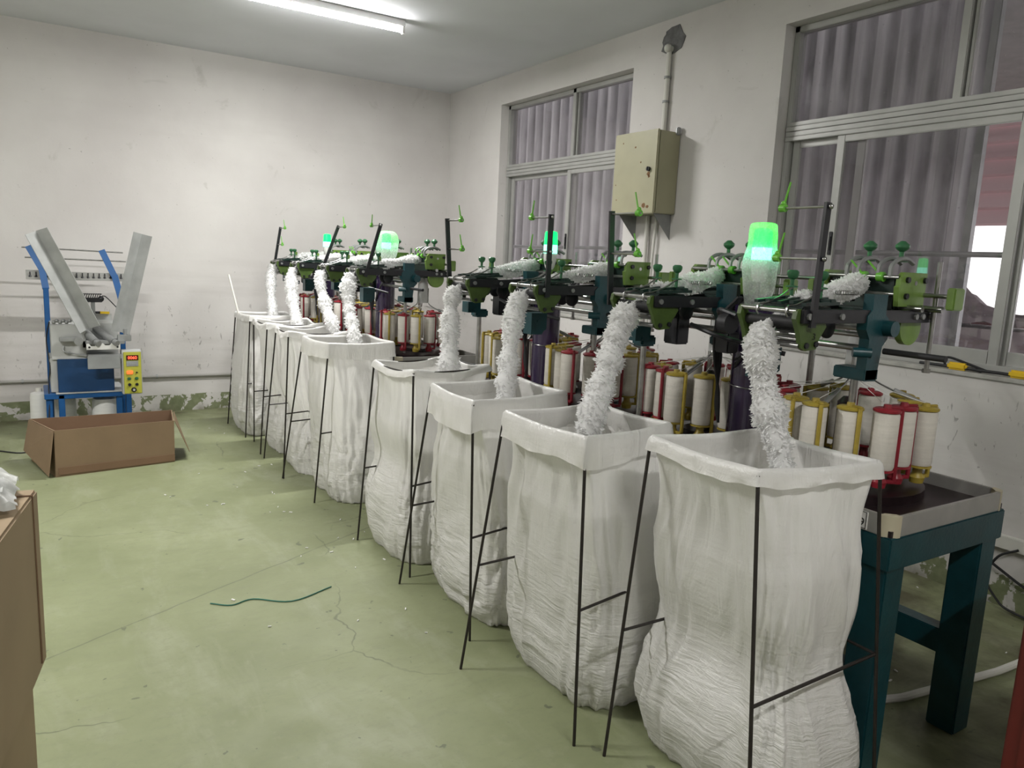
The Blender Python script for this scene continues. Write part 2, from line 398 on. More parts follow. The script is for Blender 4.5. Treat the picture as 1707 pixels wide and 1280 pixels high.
def catmull(P, n=8):
    P = [Vector(p) for p in P]; Q = [P[0]*2-P[1]] + P + [P[-1]*2-P[-2]]; out = []
    for i in range(1, len(Q)-2):
        for k in range(n):
            t = k/n; p0, p1, p2, p3 = Q[i-1:i+3]
            out.append(.5*((2*p1) + (p2-p0)*t + (2*p0-5*p1+4*p2-p3)*t*t + (3*p1-p0-3*p2+p3)*t**3))
    return out + [P[-1]]

# ------------------------------------------------------------------ room shell
XW, YB, ZC, XL, YF = 4.04, 7.85, 3.385, -3.2, -2.6
TH = .2
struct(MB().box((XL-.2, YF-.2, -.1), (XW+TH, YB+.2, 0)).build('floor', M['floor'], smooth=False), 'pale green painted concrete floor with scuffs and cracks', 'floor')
struct(MB().box((XL-.2, YF-.2, ZC), (XW+TH, YB+.2, ZC+.12)).build('ceiling', M['ceiling'], smooth=False), 'grey plaster ceiling with one fluorescent tube', 'ceiling')
struct(MB().box((XL-.2, YB, 0), (XW+TH, YB+.2, ZC)).build('wall_back', M['wall'], smooth=False), 'stained white plaster wall at the far end of the room', 'wall')
struct(MB().box((XL-.2, YF, 0), (XL, YB, ZC)).build('wall_left', M['wall'], smooth=False), 'plain plaster wall on the left outside the frame', 'wall')
struct(MB().box((XL, YF-.2, 0), (XW, YF, ZC)).build('wall_front', M['wall'], smooth=False), 'plain plaster wall behind the camera', 'wall')
WIN = [(.55, 3.353, 1.14, 3.12), (4.773, 6.746, 1.14, 3.115)]   # y0 y1 z0 z1: openings in the right wall
w = MB()
ys = [YF, WIN[0][0], WIN[0][1], WIN[1][0], WIN[1][1], YB]
for i in range(5):
    if i in (1, 3):
        wi = WIN[0 if i == 1 else 1]
        w.box((XW, ys[i], 0), (XW+TH, ys[i+1], wi[2])); w.box((XW, ys[i], wi[3]), (XW+TH, ys[i+1], ZC))
    else: w.box((XW, ys[i], 0), (XW+TH, ys[i+1], ZC))
struct(w.build('wall_right', M['wall'], smooth=False), 'white plaster wall with two aluminium windows behind the machines', 'wall')

def window(n, y0, y1, z0, z1, lab, stiles, upper, xf, zt=2.49):
    r = root('window_%d' % n, (XW+xf, (y0+y1)/2, z0), lab, 'window'); r['kind'] = 'structure'
    x0, x1 = XW+xf, XW+xf+.07
    f = MB()
    f.bev((x0, y0, z0), (x1, y0+.04, z1)); f.bev((x0, y1-.04, z0), (x1, y1, z1)); f.bev((x0, y0, z1-.04), (x1, y1, z1)); f.bev((x0-.01, y0, z0), (x1, y1, z0+.045))
    for k, (a_, b_) in enumerate(((-.065, -.04), (-.037, -.008), (-.005, .022), (.025, .05))): f.bev((x0-.012+.004*(k % 2), y0+.01, zt+a_), (x1, y1-.01, zt+b_), .003)
    for y in upper: f.bev((x0, y-.035, zt), (x1-.01, y+.012, z1)); f.bev((x0+.02, y-.06, zt), (x1, y-.04, z1))
    f.build('window_frame', M['alu'], r)
    p = MB(); p.box((x0+.035, y0+.03, zt+.04), (x0+.039, y1-.03, z1-.03)); p.build('upper_glass', M['glass'], r, False)
    for i, (a_, b_, dx) in enumerate(stiles):
        s = MB(); xa, xb = x0+.006+dx, x0+.03+dx
        s.bev((xa, a_, z0+.04), (xb, a_+.055, zt-.06)); s.bev((xa, b_-.055, z0+.04), (xb, b_, zt-.06))
        s.bev((xa, a_+.05, z0+.04), (xb, b_-.05, z0+.115)); s.bev((xa, a_+.05, zt-.105), (xb, b_-.05, zt-.06))
        so = s.build('sliding_sash', M['alu'], r)
        g_ = MB(); g_.box((xa+.01, a_+.05, z0+.11), (xa+.014, b_-.05, zt-.1)); g_.build('sash_glass', M['glass'], so, False)
        if i == 0:
            l = MB(); l.bev((xa-.006, b_-.042, 1.72), (xa, b_-.018, 1.86), .003); l.cyl((xa-.008, b_-.03, 1.75), (xa-.008, b_-.03, 1.83), .005); l.build('sash_latch', M['black'], so)
    return r
window(1, *WIN[0], 'large aluminium sliding window nearest the camera, its right pane showing daylight', [(1.90, 2.97, -.004), (2.80, 3.31, .03), (.60, 1.93, .03)], [2.30], .09)
window(2, *WIN[1], 'smaller aluminium sliding window left of the beige control box', [(4.82, 5.70, -.004), (5.60, 6.70, .03)], [5.66], .09)
sl = MB(); sl.bev((XW-.012, WIN[0][0], 1.118), (XW+.1, WIN[0][1], 1.141), .004); sl.bev((XW-.012, WIN[1][0], 1.118), (XW+.1, WIN[1][1], 1.141), .004)
struct(sl.build('trim_1', mat('sill_mortar', (.50, .49, .46), .8, var=.3, vscale=14, bump=.3)), 'rough mortar window sills', 'sill')

# ------------------------------------------------------------------ outside the windows
def corrugated(name, y0, y1, z0, z1, x, lab, cat, pitch=.15, amp=.032, mt=None, parent=None):
    s = MB(); n = int((y1-y0)/pitch*8); vs = []; fs = []
    for k in range(2):
        for i in range(n+1):
            y = y0+(y1-y0)*i/n; t = (y/pitch) % 1
            q = amp*(1 if t < .32 else 1-(t-.32)/.18*2 if t < .5 else -1 if t < .82 else -1+(t-.82)/.18*2)
            for z in (z0, z1): vs.append((x+q+k*.004, y, z))
    for k in range(2):
        o = k*(n+1)*2
        for i in range(n): fs.append((o+2*i, o+2*i+1, o+2*i+3, o+2*i+2))
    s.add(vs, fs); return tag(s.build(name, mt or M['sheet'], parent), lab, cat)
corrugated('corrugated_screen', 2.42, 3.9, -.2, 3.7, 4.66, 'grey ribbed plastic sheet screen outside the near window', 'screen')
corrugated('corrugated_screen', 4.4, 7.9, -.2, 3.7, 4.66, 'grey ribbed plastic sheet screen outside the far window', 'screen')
bars = MB(); bars.cyl((4.50, .2, 1.75), (4.50, 7.6, 1.75), .016)
for y in (2.36, 1.62, 1.2): bars.bev((4.55, y-.022, -.2), (4.60, y+.022, 3.6))
tag(bars.build('outdoor_rail', M['dullsteel']), 'dark metal posts and rail of the yard frame outside the windows', 'rail')
tag(MB().box((4.3, -4, -.35), (14, 12, -.3)).build('yard_ground', M['ground'], smooth=False), 'bare ground of the yard outside', 'ground', kind='structure')
tag(MB().box((4.3, -2.5, 3.3), (4.78, 2.40, 3.34)).box((4.78, -2.5, 3.3), (8.1, 5.5, 3.34)).build('lean_to_roof', M['dullsteel'], smooth=False), 'dark sheet metal lean-to roof outside above the near window', 'roof')
tag(MB().box((4.3, 2.2, 3.72), (5.3, 9, 3.76)).build('lean_to_roof', M['zinc'], smooth=False), 'sheet metal canopy outside above the far window', 'roof')
sh = MB()
for k in range(9): sh.obox((8.2, -1, 2.25+k*.16), (8.2, 5.5, 2.25+k*.16), .05, .175, (.45, 0, 1))
tag(sh.build('roller_shutter', M['pink']), 'faded pink slatted shutter seen through the gap outside', 'shutter')
tag(MB().box((7.2, 1.8, -.3), (7.5, 4.7, 1.25)).build('yard_wall', M['brickred'], smooth=False), 'low dull red wall out in the yard', 'wall')
tp = MB(); random.seed(4)
nx, ny = 14, 22
vs = [(6.2+.7*i/nx, 1.9+2.4*j/ny, (1.25+.35*sin(pi*i/nx)*(.5+.5*sin(j*.5))+.1*random.random())) for i in range(nx+1) for j in range(ny+1)]
tp.add(vs, [(i*(ny+1)+j, i*(ny+1)+j+1, (i+1)*(ny+1)+j+1, (i+1)*(ny+1)+j) for i in range(nx) for j in range(ny)])
tp.box((6.25, 1.95, -.3), (6.85, 4.25, 1.24))
tag(tp.build('covered_heap', M['tarp']), 'heap under a crumpled pale sheet in the yard outside', 'heap')

# ------------------------------------------------------------------ ceiling lamps
for i, (p, q) in enumerate(TUBES):
    r = root('fluorescent_lamp', ((p[0]+q[0])/2, p[1], ZC), ['bare fluorescent tube on the ceiling near the far wall', 'fluorescent tube on the ceiling at the left side, out of frame', 'fluorescent tube on the ceiling behind the camera, out of frame'][i], 'ceiling lamp', 'fluorescent tubes on the ceiling')
    MB().bev((p[0], p[1]-.025, ZC-.05), (q[0], p[1]+.025, ZC), .005).build('fixture_body', M['fixture'], r)
    e = MB()
    for x in (p[0]+.012, q[0]-.012): e.bev((x-.012, p[1]-.016, ZC-.10), (x+.012, p[1]+.016, ZC-.045), .004)
    e.build('end_cap', M['fixture'], r)
    MB().cyl((p[0]+.03, p[1], ZC-.078), (q[0]-.03, p[1], ZC-.078), .013).build('tube', M['tube'], r)
    tl = tube_light(p, q, TUBE_W*(.90, 1.20, .52)[i]); tl.parent = r; tl.location = (0, 0, -.095)

# ------------------------------------------------------------------ wall fittings
def rail_pipe(name, pts, r, lab, cat, mt, clips=()):
    rt_ = root(name, pts[0], lab, cat)
    MB().tube(pts, r, 10).build('pipe', mt, rt_)
    if clips:
        cl = MB()
        for cpt, d in clips: cl.cyl(Vector(cpt)-Vector(d)*.008, Vector(cpt)+Vector(d)*.008, r*1.35, 10)
        cl.build('clip', M['dullsteel'], rt_)
    return rt_
rail_pipe('wall_conduit', [(-1.2, YB-.02, .352), (.9, YB-.02, .349), (1.7, YB-.02, .343), (4.0, YB-.02, .343)], .014, 'thin grey conduit running low along the far wall', 'conduit', M['rail'], [((.98, YB-.02, .349), (1, 0, 0)), ((-.1, YB-.02, .351), (1, 0, 0))])
tag(MB().bev((XW-.032, .4, .30), (XW-.002, 7.8, .37), .004).build('cable_trunking', M['pvc']), 'white cable trunking running low along the window wall', 'trunking')
bx = root('control_box', (3.93, 4.42, 1.98), 'beige steel electrical control box on the wall between the windows', 'electrical box')
MB().bev((3.84, 4.20, 1.985), (4.04, 4.66, 2.565), .006).build('body', M['beige'], bx)
dr = MB().bev((3.818, 4.195, 1.98), (3.838, 4.665, 2.57), .005).build('door', M['beige'], bx)
lk = MB(); lk.cyl((3.818, 4.265, 2.295), (3.80, 4.265, 2.295), .016); lk.obox((3.799, 4.265, 2.285), (3.799, 4.265, 2.31), .004, .01)
lk.build('lock', M['black'], dr)
rs = MB(); random.seed(2)
for (y, z, q) in ((4.27, 2.262, .02), (4.262, 2.245, .014), (4.30, 2.04, .022), (4.26, 2.03, .016), (4.61, 2.09, .006), (4.57, 2.5, .007), (4.43, 2.46, .009), (4.36, 2.35, .008), (4.63, 2.2, .006)):
    pl = [(y+q*(.6+.4*random.random())*cos(t*pi/5), z+q*(.5+.5*random.random())*sin(t*pi/5)) for t in range(10)]
    MB().plate(pl, 3.8165, 3.818, 'x').build('rust_spot', M['rust'], dr)
MB().bev((3.99, 4.185, 2.545), (4.03, 4.21, 2.60), .006).add([], []).build('hinge_lug', M['dullsteel'], bx)
for y in (4.235, 4.62): MB().plate([(3.86, 1.985), (4.04, 1.985), (4.04, 1.80)], y, y+.004).build('bracket', M['dullsteel'], bx)
rail_pipe('supply_pipe', [(4.015, 4.36, 3.17), (4.015, 4.36, 2.57)], .019, 'white plastic supply pipe rising from the beige control box', 'pipe', M['pvc'], [((4.015, 4.36, 2.97), (0, 0, 1)), ((4.015, 4.36, 2.80), (0, 0, 1))])
rail_pipe('cable_pipe', [(4.012, 4.46, 1.98), (4.012, 4.46, 1.2), (4.012, 4.46, .37)], .017, 'left one of two white cable pipes below the control box', 'pipe', M['pvc'])
rail_pipe('cable_pipe', [(4.012, 4.36, 1.98), (4.012, 4.385, 1.5), (4.012, 4.385, .37)], .011, 'thinner right one of two white cable pipes below the control box', 'pipe', M['pvc'])
random.seed(8)
pl = [(4.35+(.10+.06*random.random())*cos(t*pi/9), 3.235+(.07+.045*random.random())*sin(t*pi/9)) for t in range(18)]
hp = MB(); hp.plate(pl, XW-.006, XW+.001, 'x'); ho = hp.build('cement_patch', M['cement']); tag(ho, 'rough grey cement patch around the pipe high on the wall', 'patch')
MB().cyl((4.05, 4.36, 3.17), (3.995, 4.36, 3.17), .024).ball((4.0, 4.36, 3.17), .03).build('pipe_socket', M['pvc'], ho)

# ------------------------------------------------------------------ braiding machines
MACH_Y = [1.97, 3.37, 5.60, 7.00]
WRAP = [True, False, True, False]
MDESC = ['nearest', 'second', 'third', 'farthest']
HY = [-.40, .24]      # the two braiding heads of one machine, offsets in y
RY = [-.345, .315]
def machine(i, yc):
    r = root('braiding_machine', (2.52, yc, 0), ['teal braiding machine nearest the camera, its metal tray and legs in view', 'second teal braiding machine from the camera, with a bare green signal lamp', 'third teal braiding machine from the camera, bubble wrap bulging round its lamp', 'farthest teal braiding machine, closest to the end wall'][i], 'machine', 'teal braiding machines along the window wall')
    Y = lambda d: yc+d
    X0, X1, Y0, Y1 = 2.14, 2.80, Y(-.765), Y(.62)
    # stand
    for (x, y) in ((X0, Y0), (X1-.10, Y0), (X0, Y1-.10), (X1-.10, Y1-.10)): MB().bev((x, y, 0), (x+.10, y+.10, .75), .005).build('leg', M['teal'], r)
    ap = MB(); ap.bev((X0-.008, Y0-.008, .725), (X1+.012, Y0+.09, .83), .004); ap.bev((X0-.008, Y1-.09, .725), (X1+.012, Y1+.008, .83), .004)
    ap.bev((X0-.008, Y0+.08, .725), (X0+.07, Y1-.08, .83), .004); ap.bev((X1-.07, Y0+.08, .725), (X1+.012, Y1-.08, .83), .004)
    ap.build('table_frame', M['teal'], r)
    sr = MB(); sr.bev((X1-.09, Y0+.09, .27), (X1-.02, Y1-.09, .36), .004); sr.bev((X0+.02, Y0+.09, .27), (X0+.09, Y1-.09, .36), .004); sr.bev((X0+.08, Y1-.08, .27), (X1-.08, Y1-.02, .36))
    sr.build('stretcher', M['teal'], r)
    mt = MB(); mt.bev((2.36, Y(-.1), .30), (2.68, Y(.35), .66), .02); mt.cyl((2.52, Y(-.1), .48), (2.52, Y(-.2), .48), .09, 20)
    mt.build('drive_motor', M['blackrub'], r)
    # tray
    t = MB(); z0, z1 = .83, .895
    t.bev((X0+.03, Y0-.006, z0), (X1-.03, Y0+.008, z1), .002); t.bev((X0+.03, Y1-.008, z0), (X1-.03, Y1+.006, z1), .002)
    t.bev((X0-.006, Y0+.03, z0), (X0+.008, Y1-.03, z1), .002); t.bev((X1-.008, Y0+.03, z0), (X1+.006, Y1-.03, z1), .002)
    tr_ = t.build('tray', M['alu_light'], r)
    for (x, y, sx, sy) in ((X0, Y0, 1, 1), (X1, Y0, -1, 1), (X0, Y1, 1, -1), (X1, Y1, -1, -1)):
        pl = [(x+sx*(.035-.043*cos(t_)), y+sy*(.035-.043*sin(t_))) for t_ in [k*pi/12 for k in range(7)]] + [(x+sx*.035, y+sy*.012), (x+sx*.012, y+sy*.035)]
        pl = [(x+sx*.045, y-sy*.008)] + pl[::-1][2:] + [] if False else pl
        MB().plate(pl, z0-.001, z1+.002, 'z').build('tray_corner', M['cream'], tr_)
    MB().box((X0, Y0, z0+.001), (X1, Y1, z0+.02)).build('tray_floor', M['dark_oil'], r, False)
    # track plates with carriers
    for hd in RY:
        tk = MB(); tk.lathe((2.48, Y(hd), z0+.02), [(.285, 0), (.285, .03), (.27, .035), (.10, .035), (.10, .06), (.03, .06), (.03, .30), (.012, .32)], 32)
        tk.build('track_plate', M['dark_oil'], r)
    # label on the tray
    if i == 0:
        pz = MB().box((X0-.0085, Y0+.075, z0+.004), (X0-.006, Y0+.17, z1-.006)).build('paper_label', M['paper'], tr_, False)
        R4 = lambda x, y, z: Matrix.Translation((x, y, z)) @ Matrix.Rotation(-pi/2, 4, 'Z') @ Matrix.Rotation(pi/2, 4, 'X')
        text_mesh('label_writing', '160', .035, M['ink'], tr_, R4(X0-.009, Y0+.118, z0+.056))
        text_mesh('label_writing', '6-59', .035, M['ink'], tr_, R4(X0-.009, Y0+.115, z0+.024))
        fr = MB(); 
        for zz in (z0+.006, z1-.008): fr.box((X0-.0095, Y0+.078, zz), (X0-.0085, Y0+.167, zz+.0018))
        for yy in (Y0+.078, Y0+.165): fr.box((X0-.0095, yy, z0+.006), (X0-.0085, yy+.0018, z1-.006))
        fr.build('label_border', M['ink'], tr_, False)
    # purple drive column, cables
    cl = MB(); cl.lathe((2.36, yc, z0+.02), [(.085, 0), (.085, .02), (.073, .03), (.073, .58), (.08, .585), (.08, .62), (.05, .625)], 28)
    cl.build('drive_column', M['purple'], r)
    MB().tube([(2.36+.079*cos(t_*.2618), yc+.079*sin(t_*.2618), 1.16+.006*sin(t_*.26)) for t_ in range(25)], .0022, 6, False).build('wire_ring', M['steel'], r)
    cb = MB()
    for k in range(4):
        q = k*.012
        cb.tube(catmull([(2.30+q, yc+.04, 1.50), (2.26+q, yc+.10, 1.40-q), (2.27+q, yc+.105, 1.25), (2.285, yc+.082+q*.3, 1.12-q), (2.29, yc+.075, 1.0)], 6), .006, 6)
    for k in range(3): cb.tube(catmull([(2.40, yc-.05, 1.46), (2.30, yc-.07-k*.008, 1.38), (2.28, yc-.05+k*.02, 1.30-.02*k), (2.29, yc+.02, 1.26-.015*k)], 6), .005, 6)
    cb.build('cable', M['blackrub'], r)
    # posts and rods
    for (x, y, zt) in ((2.32, -.47, 1.30), (2.18, .42, 1.30), (2.62, -.08, 1.46), (2.62, .45, 1.46)):
        MB().cyl((x, Y(y), z0+.02), (x, Y(y), zt), .0125, 14).build('steel_post', M['steel'], r)
    MB().bev((2.14, Y(.385), 1.27), (2.22, Y(.455), 1.315), .008).build('post_cap', M['teal'], r)
    for (x, z, a_, b_, q) in ((2.32, 1.365, -.52, .52, .011), (2.30, 1.435, -.52, .50, .013), (2.36, 1.405, -.50, .5, .009), (2.60, 1.50, -.58, .55, .011), (2.56, 1.585, -.50, .55, .008)):
        MB().cyl((x, Y(a_), z), (x, Y(b_), z), q, 12).build('cross_rod', M['steel'], r)
    MB().cyl((2.32, Y(-.76), 1.365), (2.32, Y(-.56), 1.365), .010, 12).build('rod_sleeve', M['blackrub'], r)
    for h, hd in enumerate(HY):
        yh = Y(hd); yn = yh-.105
        # teal bracket with a foot (near head) or a hook (far head)
        yb = Y(RY[0]-.165) if h == 0 else Y(.125)
        if h == 0:
            poly = [(2.345, 1.26), (2.285, 1.262), (2.285, 1.40), (2.262, 1.43), (2.262, 1.475), (2.285, 1.495), (2.285, 1.545), (2.36, 1.545), (2.36, 1.48), (2.385, 1.46), (2.385, 1.40), (2.36, 1.375)]
        else:
            poly = [(2.35, 1.30), (2.30, 1.30), (2.275, 1.31), (2.275, 1.335), (2.295, 1.345), (2.295, 1.41), (2.272, 1.44), (2.272, 1.475), (2.29, 1.49), (2.285, 1.545), (2.365, 1.545), (2.365, 1.49), (2.39, 1.46), (2.385, 1.40), (2.36, 1.375)]
        bm_ = MB(); bm_.plate(poly, yb-.018, yb+.018)
        if h == 0: bm_.bev((2.283, yb-.018, 1.262), (2.357, yb+.10, 1.302), .004); bm_.cyl((2.30, yb-.02, 1.355), (2.26, yb+.02, 1.355), .016)
        bm_.cyl((2.37, yb-.05, 1.435), (2.37, yb+.02, 1.435), .026, 18)
        bm_.build('bracket', M['teal'], r)
        # hanging teal blocks beneath the head
        hb = MB(); pz_ = [(2.06, 1.36), (2.14, 1.36), (2.14, 1.31), (2.12, 1.30), (2.06, 1.30)] if h else [(2.06, 1.35), (2.15, 1.35), (2.15, 1.27), (2.135, 1.262), (2.125, 1.245), (2.06, 1.245)]
        hb.plate(pz_, yh+.10, yh+.17); hb.cyl((2.10, yh+.095, 1.31), (2.10, yh+.10, 1.31), .008)
        hb.build('hanging_block', M['teal'], r)
        # arm bar running back from the head
        ab = MB(); ab.bev((1.945, yn-.019, 1.452), (2.66, yn-.007, 1.494), .002)
        abo = ab.build('arm_bar', M['black'], r)
        for x in (1.97, 2.13, 2.54, 2.58, 2.63): MB().cyl((x, yn-.026, 1.473), (x, yn-.019, 1.473), .010, 8).build('bolt', M['dullsteel'], abo)
        # front head: two green cheek plates and rollers between
        for s_, yy in ((0, yn), (1, yh+.105)):
            poly = [(1.930, 1.488), (1.94, 1.495), (1.956, 1.492), (1.966, 1.455), (2.07, 1.455), (2.075, 1.44), (2.045, 1.40), (2.036, 1.372), (1.985, 1.367), (1.965, 1.376), (1.95, 1.42), (1.925, 1.465)]
            cp = MB().plate(poly, yy-.008, yy+.008).build('cheek_plate', M['cheek'], r)
            for x, z in ((1.985, 1.384), (2.03, 1.388)): MB().cyl((x, yy-.014, z), (x, yy-.007, z), .009, 10).build('bolt', M['black'], cp)
            if h == 0 and s_ == 0 and i == 0:
                text_mesh('plate_number', '3', .03, M['ink'], cp, Matrix.Translation((2.02, yy-.009, 1.41)) @ Matrix.Rotation(pi/2, 4, 'X'))
        ro = MB(); ro.cyl((1.94, yn, 1.487), (1.94, yh+.105, 1.487), .0085); ro.cyl((1.965, yn, 1.383), (1.965, yh+.105, 1.383), .0085); ro.cyl((2.0, yn, 1.412), (2.0, yh+.105, 1.412), .012)
        ro.build('guide_rod', M['steel'], r)
        rl = MB(); rl.cyl((1.965, yn+.008, 1.452), (1.965, yh+.097, 1.452), .018, 16); rl.cyl((2.06, yn+.008, 1.43), (2.06, yh+.097, 1.43), .022, 16)
        rl.build('press_roller', M['blackrub'], r)
        for k in (-1, 1):
            yk = yh+k*.055
            kn = MB(); kn.lathe((2.11, yk, 1.525), [(.006, 0), (.006, .028), (.02, .03), (.02, .034), (.006, .036), (.007, .055), (.014, .06), (.019, .07), (.019, .08), (.012, .086)], 12)
            kn.build('tension_knob', M['knob'], r)
            MB().tube(catmull([(2.10, yk-.01, 1.555), (2.08, yk-.012, 1.545), (2.04, yk-.014, 1.525), (1.975, yk-.016, 1.505), (1.935, yk-.018, 1.50), (1.925, yk-.02, 1.482), (1.935, yk-.02, 1.47)], 5), .0035, 6).build('wire_hook', M['steel'], r)
        lv = MB()
        for k in range(5): lv.obox((1.985, yh-.09+.045*k, 1.507+.005*(k % 2)), (2.16, yh-.085+.043*k, 1.512+.012*(k % 3)), .016, .010)
        lv.bev((2.03, yh-.095, 1.50), (2.06, yh+.095, 1.514), .003); lv.bev((2.11, yh-.095, 1.51), (2.14, yh+.095, 1.525), .003); lv.bev((2.00, yh-.08, 1.475), (2.14, yh+.08, 1.50), .004)
        lv.build('lever_set', mat('green_black_lever', (.012, .03, .025), .35) if 'lev' not in M else M['lev'], r)
        MB().bev((2.13, yh-.012, 1.52), (2.15, yh+.012, 1.585), .003).build('lever_tab', M['olive'], r)
        # inclined guide bar with two eyelet rods
        sg = -1 if h == 0 else 1
        yg = yh+sg*(.128 if h == 0 else .185); tx = [.012, .0, .11, .05][i] if h == 0 else [-.02, -.03, .14, .06][i]
        if not (i == 3 and h == 0):
            gb = MB(); gb.obox((1.985, yg, 1.44), (1.985+tx, yg, 1.81), .010, .024, (1, 0, 0)); gbo = gb.build('guide_bar', M['black'], r)
            for zz in (1.798, 1.645) if not (i == 2) else (1.798,):
                x_ = 1.985+tx*(zz-1.44)/.38; L_ = .17
                rr_ = MB(); rr_.cyl((x_, yg+sg*.012, zz), (x_, yg-sg*L_, zz), .0042, 8); rr_.ball((x_, yg+sg*.012, zz), .008)
                ro_ = rr_.build('eyelet_rod', M['steel'], gbo)
                ey = MB(); ye = yg-sg*(L_-.012); ey.cyl((x_, ye-.010, zz), (x_, ye+.010, zz), .012, 12); ey.cyl((x_, ye, zz), (x_-.004, ye+sg*.022, zz+.078), .0042, 6, .003); ey.ball((x_, ye, zz+.014), .009)
                ey.build('green_clip', M['clip'], ro_)
        # rear take-up unit
        ya, yb2 = Y(RY[h])-.145, Y(RY[h])+.145; xr = 2.47
        for s_, yy in ((0, ya), (1, yb2)):
            poly = [(xr, 1.505), (xr+.15, 1.505), (xr+.155, 1.62), (xr+.02, 1.62), (xr, 1.60), (xr, 1.575), (xr-.01, 1.57)]
            sp = MB(); sp.plate(poly, yy-.009, yy+.009); spo = sp.build('side_plate', M['olive'], r)
            for x, z in ((xr+.035, 1.595), (xr+.14, 1.595), (xr+.035, 1.54)): MB().cyl((x, yy-.018, z), (x, yy-.008, z), .010, 10).build('bolt', M['black'], spo)
        sd = MB(); sd.lathe((xr+.08, ya-.004, 1.435), [(.062, -.012), (.062, .012)], 24, 'y'); sd.build('cam_disc', M['olive'], r)
        ur = MB(); ur.cyl((xr+.005, ya, 1.602), (xr+.005, yb2, 1.602), .0075); ur.cyl((xr+.01, ya, 1.545), (xr+.01, yb2, 1.545), .0075); ur.cyl((xr+.06, ya-.06, 1.50), (xr+.06, yb2, 1.50), .011); ur.cyl((xr+.15, ya-.10, 1.545), (xr+.15, ya, 1.545), .008)
        ur.build('takeup_rod', M['steel'], r)
        rr_ = MB(); rr_.cyl((xr+.05, ya+.01, 1.575), (xr+.05, yb2-.01, 1.575), .028, 18); rr_.cyl((xr+.05, ya+.01, 1.515), (xr+.05, yb2-.01, 1.515), .025, 18)
        rr_.build('takeup_roller', M['blackrub'], r)
        for k in (-1, 1):
            yk = Y(RY[h])-.03+k*.06
            kn = MB(); kn.lathe((xr+.09, yk, 1.655), [(.025, 0), (.025, .006), (.008, .009), (.008, .035), (.018, .042), (.024, .05), (.024, .058), (.015, .066), (.008, .072)], 12)
            kn.build('tension_knob', M['knob'], r)
            for dd in (-.022, .022):
                hk = MB(); hk.tube(catmull([(xr+.0, yk+dd, 1.605), (xr+.005, yk+dd, 1.64), (xr+.04, yk+dd, 1.662), (xr+.09, yk+dd, 1.665), (xr+.13, yk+dd, 1.65)], 5), .008, 6)
                hk.build('hook_plate', M['dullsteel'], r)
            gc = MB(); yk2 = Y(RY[h])-.045+k*.032; gc.cyl((xr+.005, yk2-.011, 1.602), (xr+.005, yk2+.011, 1.602), .017, 12); gc.obox((xr+.005, yk2, 1.605), (xr-.01, yk2+.045, 1.655), .006, .006)
            gc.build('green_clip', M['clip'], r)
        hs = MB(); hs.bev((xr-.05, ya+.015, 1.44), (xr+.16, yb2-.015, 1.49), .006); hs.bev((xr+.02, ya+.02, 1.49), (xr+.14, yb2-.02, 1.60), .006)
        hs.build('gear_housing', M['lev'], r)
        for dy in (-.03, .05):
            cg = MB(); cg.lathe((2.20, yh+dy, 1.43), [(.030, -.008), (.036, -.004), (.036, .004), (.030, .008)], 18, 'y'); cg.build('small_gear', M['black'], r)
        for dz, dx in ((0, 0), (.03, .05), (-.03, .12)):
            MB().obox((2.05+dx, yh+.06, 1.47+dz), (2.42+dx*.3, yh+.10-dx, 1.49+dz), .022, .012).build('link_bar', M['black'], r)
        sg_ = MB()
        pts = [(2.20+.0018*k, yh-.05+.007*sin(k*1.05), 1.545+.007*cos(k*1.05)) for k in range(60)]
        sg_.tube(pts, .0017, 5); sg_.build('tension_spring', M['steel'], r)
        bl = MB(); bl.bev((xr+.12, ya-.13, 1.50), (xr+.18, ya-.10, 1.575), .004)
        bl.build('end_block', M['olive'], r)
        vr = MB(); vr.cyl((xr+.16, ya-.045, 1.29), (xr+.16, ya-.045, 1.66), .0085); vr.cyl((xr+.16, ya-.045, 1.278), (xr+.16, ya-.045, 1.292), .014, 8)
        vr.build('upright_rod', M['steel'], r)
        # thread guide cone and fan of threads down to the bobbins
        gd = MB(); gd.cyl((2.52, Y(RY[h]), 1.25), (2.52, Y(RY[h]), 1.46), .044, 18, .036)
        gd.build('guide_tube', M['plastic'], r)
        th = MB()
        for k in range(14):
            an = 2*pi*k/14+.2; q = .218+.036*(k % 2)
            th.cyl((2.52+.03*cos(an), Y(RY[h])+.03*sin(an), 1.225), (2.48+q*cos(an), Y(RY[h])+q*sin(an), 1.18), .0011, 5)
        tag(th.build('thread_fan', M['threadline'], r), None, None, kind='stuff')
        for an in (radians(-50), radians(70), radians(190)):
            d = Vector((cos(an), sin(an), 0)); o0 = Vector((2.52, Y(RY[h]), 0))
            wa = MB(); wa.tube(catmull([o0+d*.045+Vector((0, 0, 1.36)), o0+d*.045+Vector((0, 0, 1.27)), o0+d*.06+Vector((0, 0, 1.235)), o0+d*.12+Vector((0, 0, 1.205)), o0+d*.16+Vector((0, 0, 1.19))], 5), .0035, 6)
            wao = wa.build('stop_wire', M['steel'], r)
            MB().cyl(o0+d*.13+Vector((0, 0, 1.203)), o0+d*.23+Vector((0, 0, 1.162)), .0085, 10).build('wire_sleeve', M['dullsteel'], wao)
    # black linkage between the heads
    ln = MB(); ln.lathe((2.14, Y(-.06), 1.41), [(.038, -.02), (.038, .02)], 18, 'y')
    ln.tube(catmull([(2.14, Y(-.10), 1.44), (2.14, Y(-.02), 1.455), (2.20, Y(.03), 1.43), (2.28, Y(.1), 1.40)], 6), .010, 8)
    ln.tube(catmull([(2.12, Y(.10), 1.39), (2.14, Y(-.02), 1.36), (2.22, Y(-.10), 1.335), (2.30, Y(-.2), 1.31)], 6), .009, 8)
    ln.build('linkage', M['black'], r)
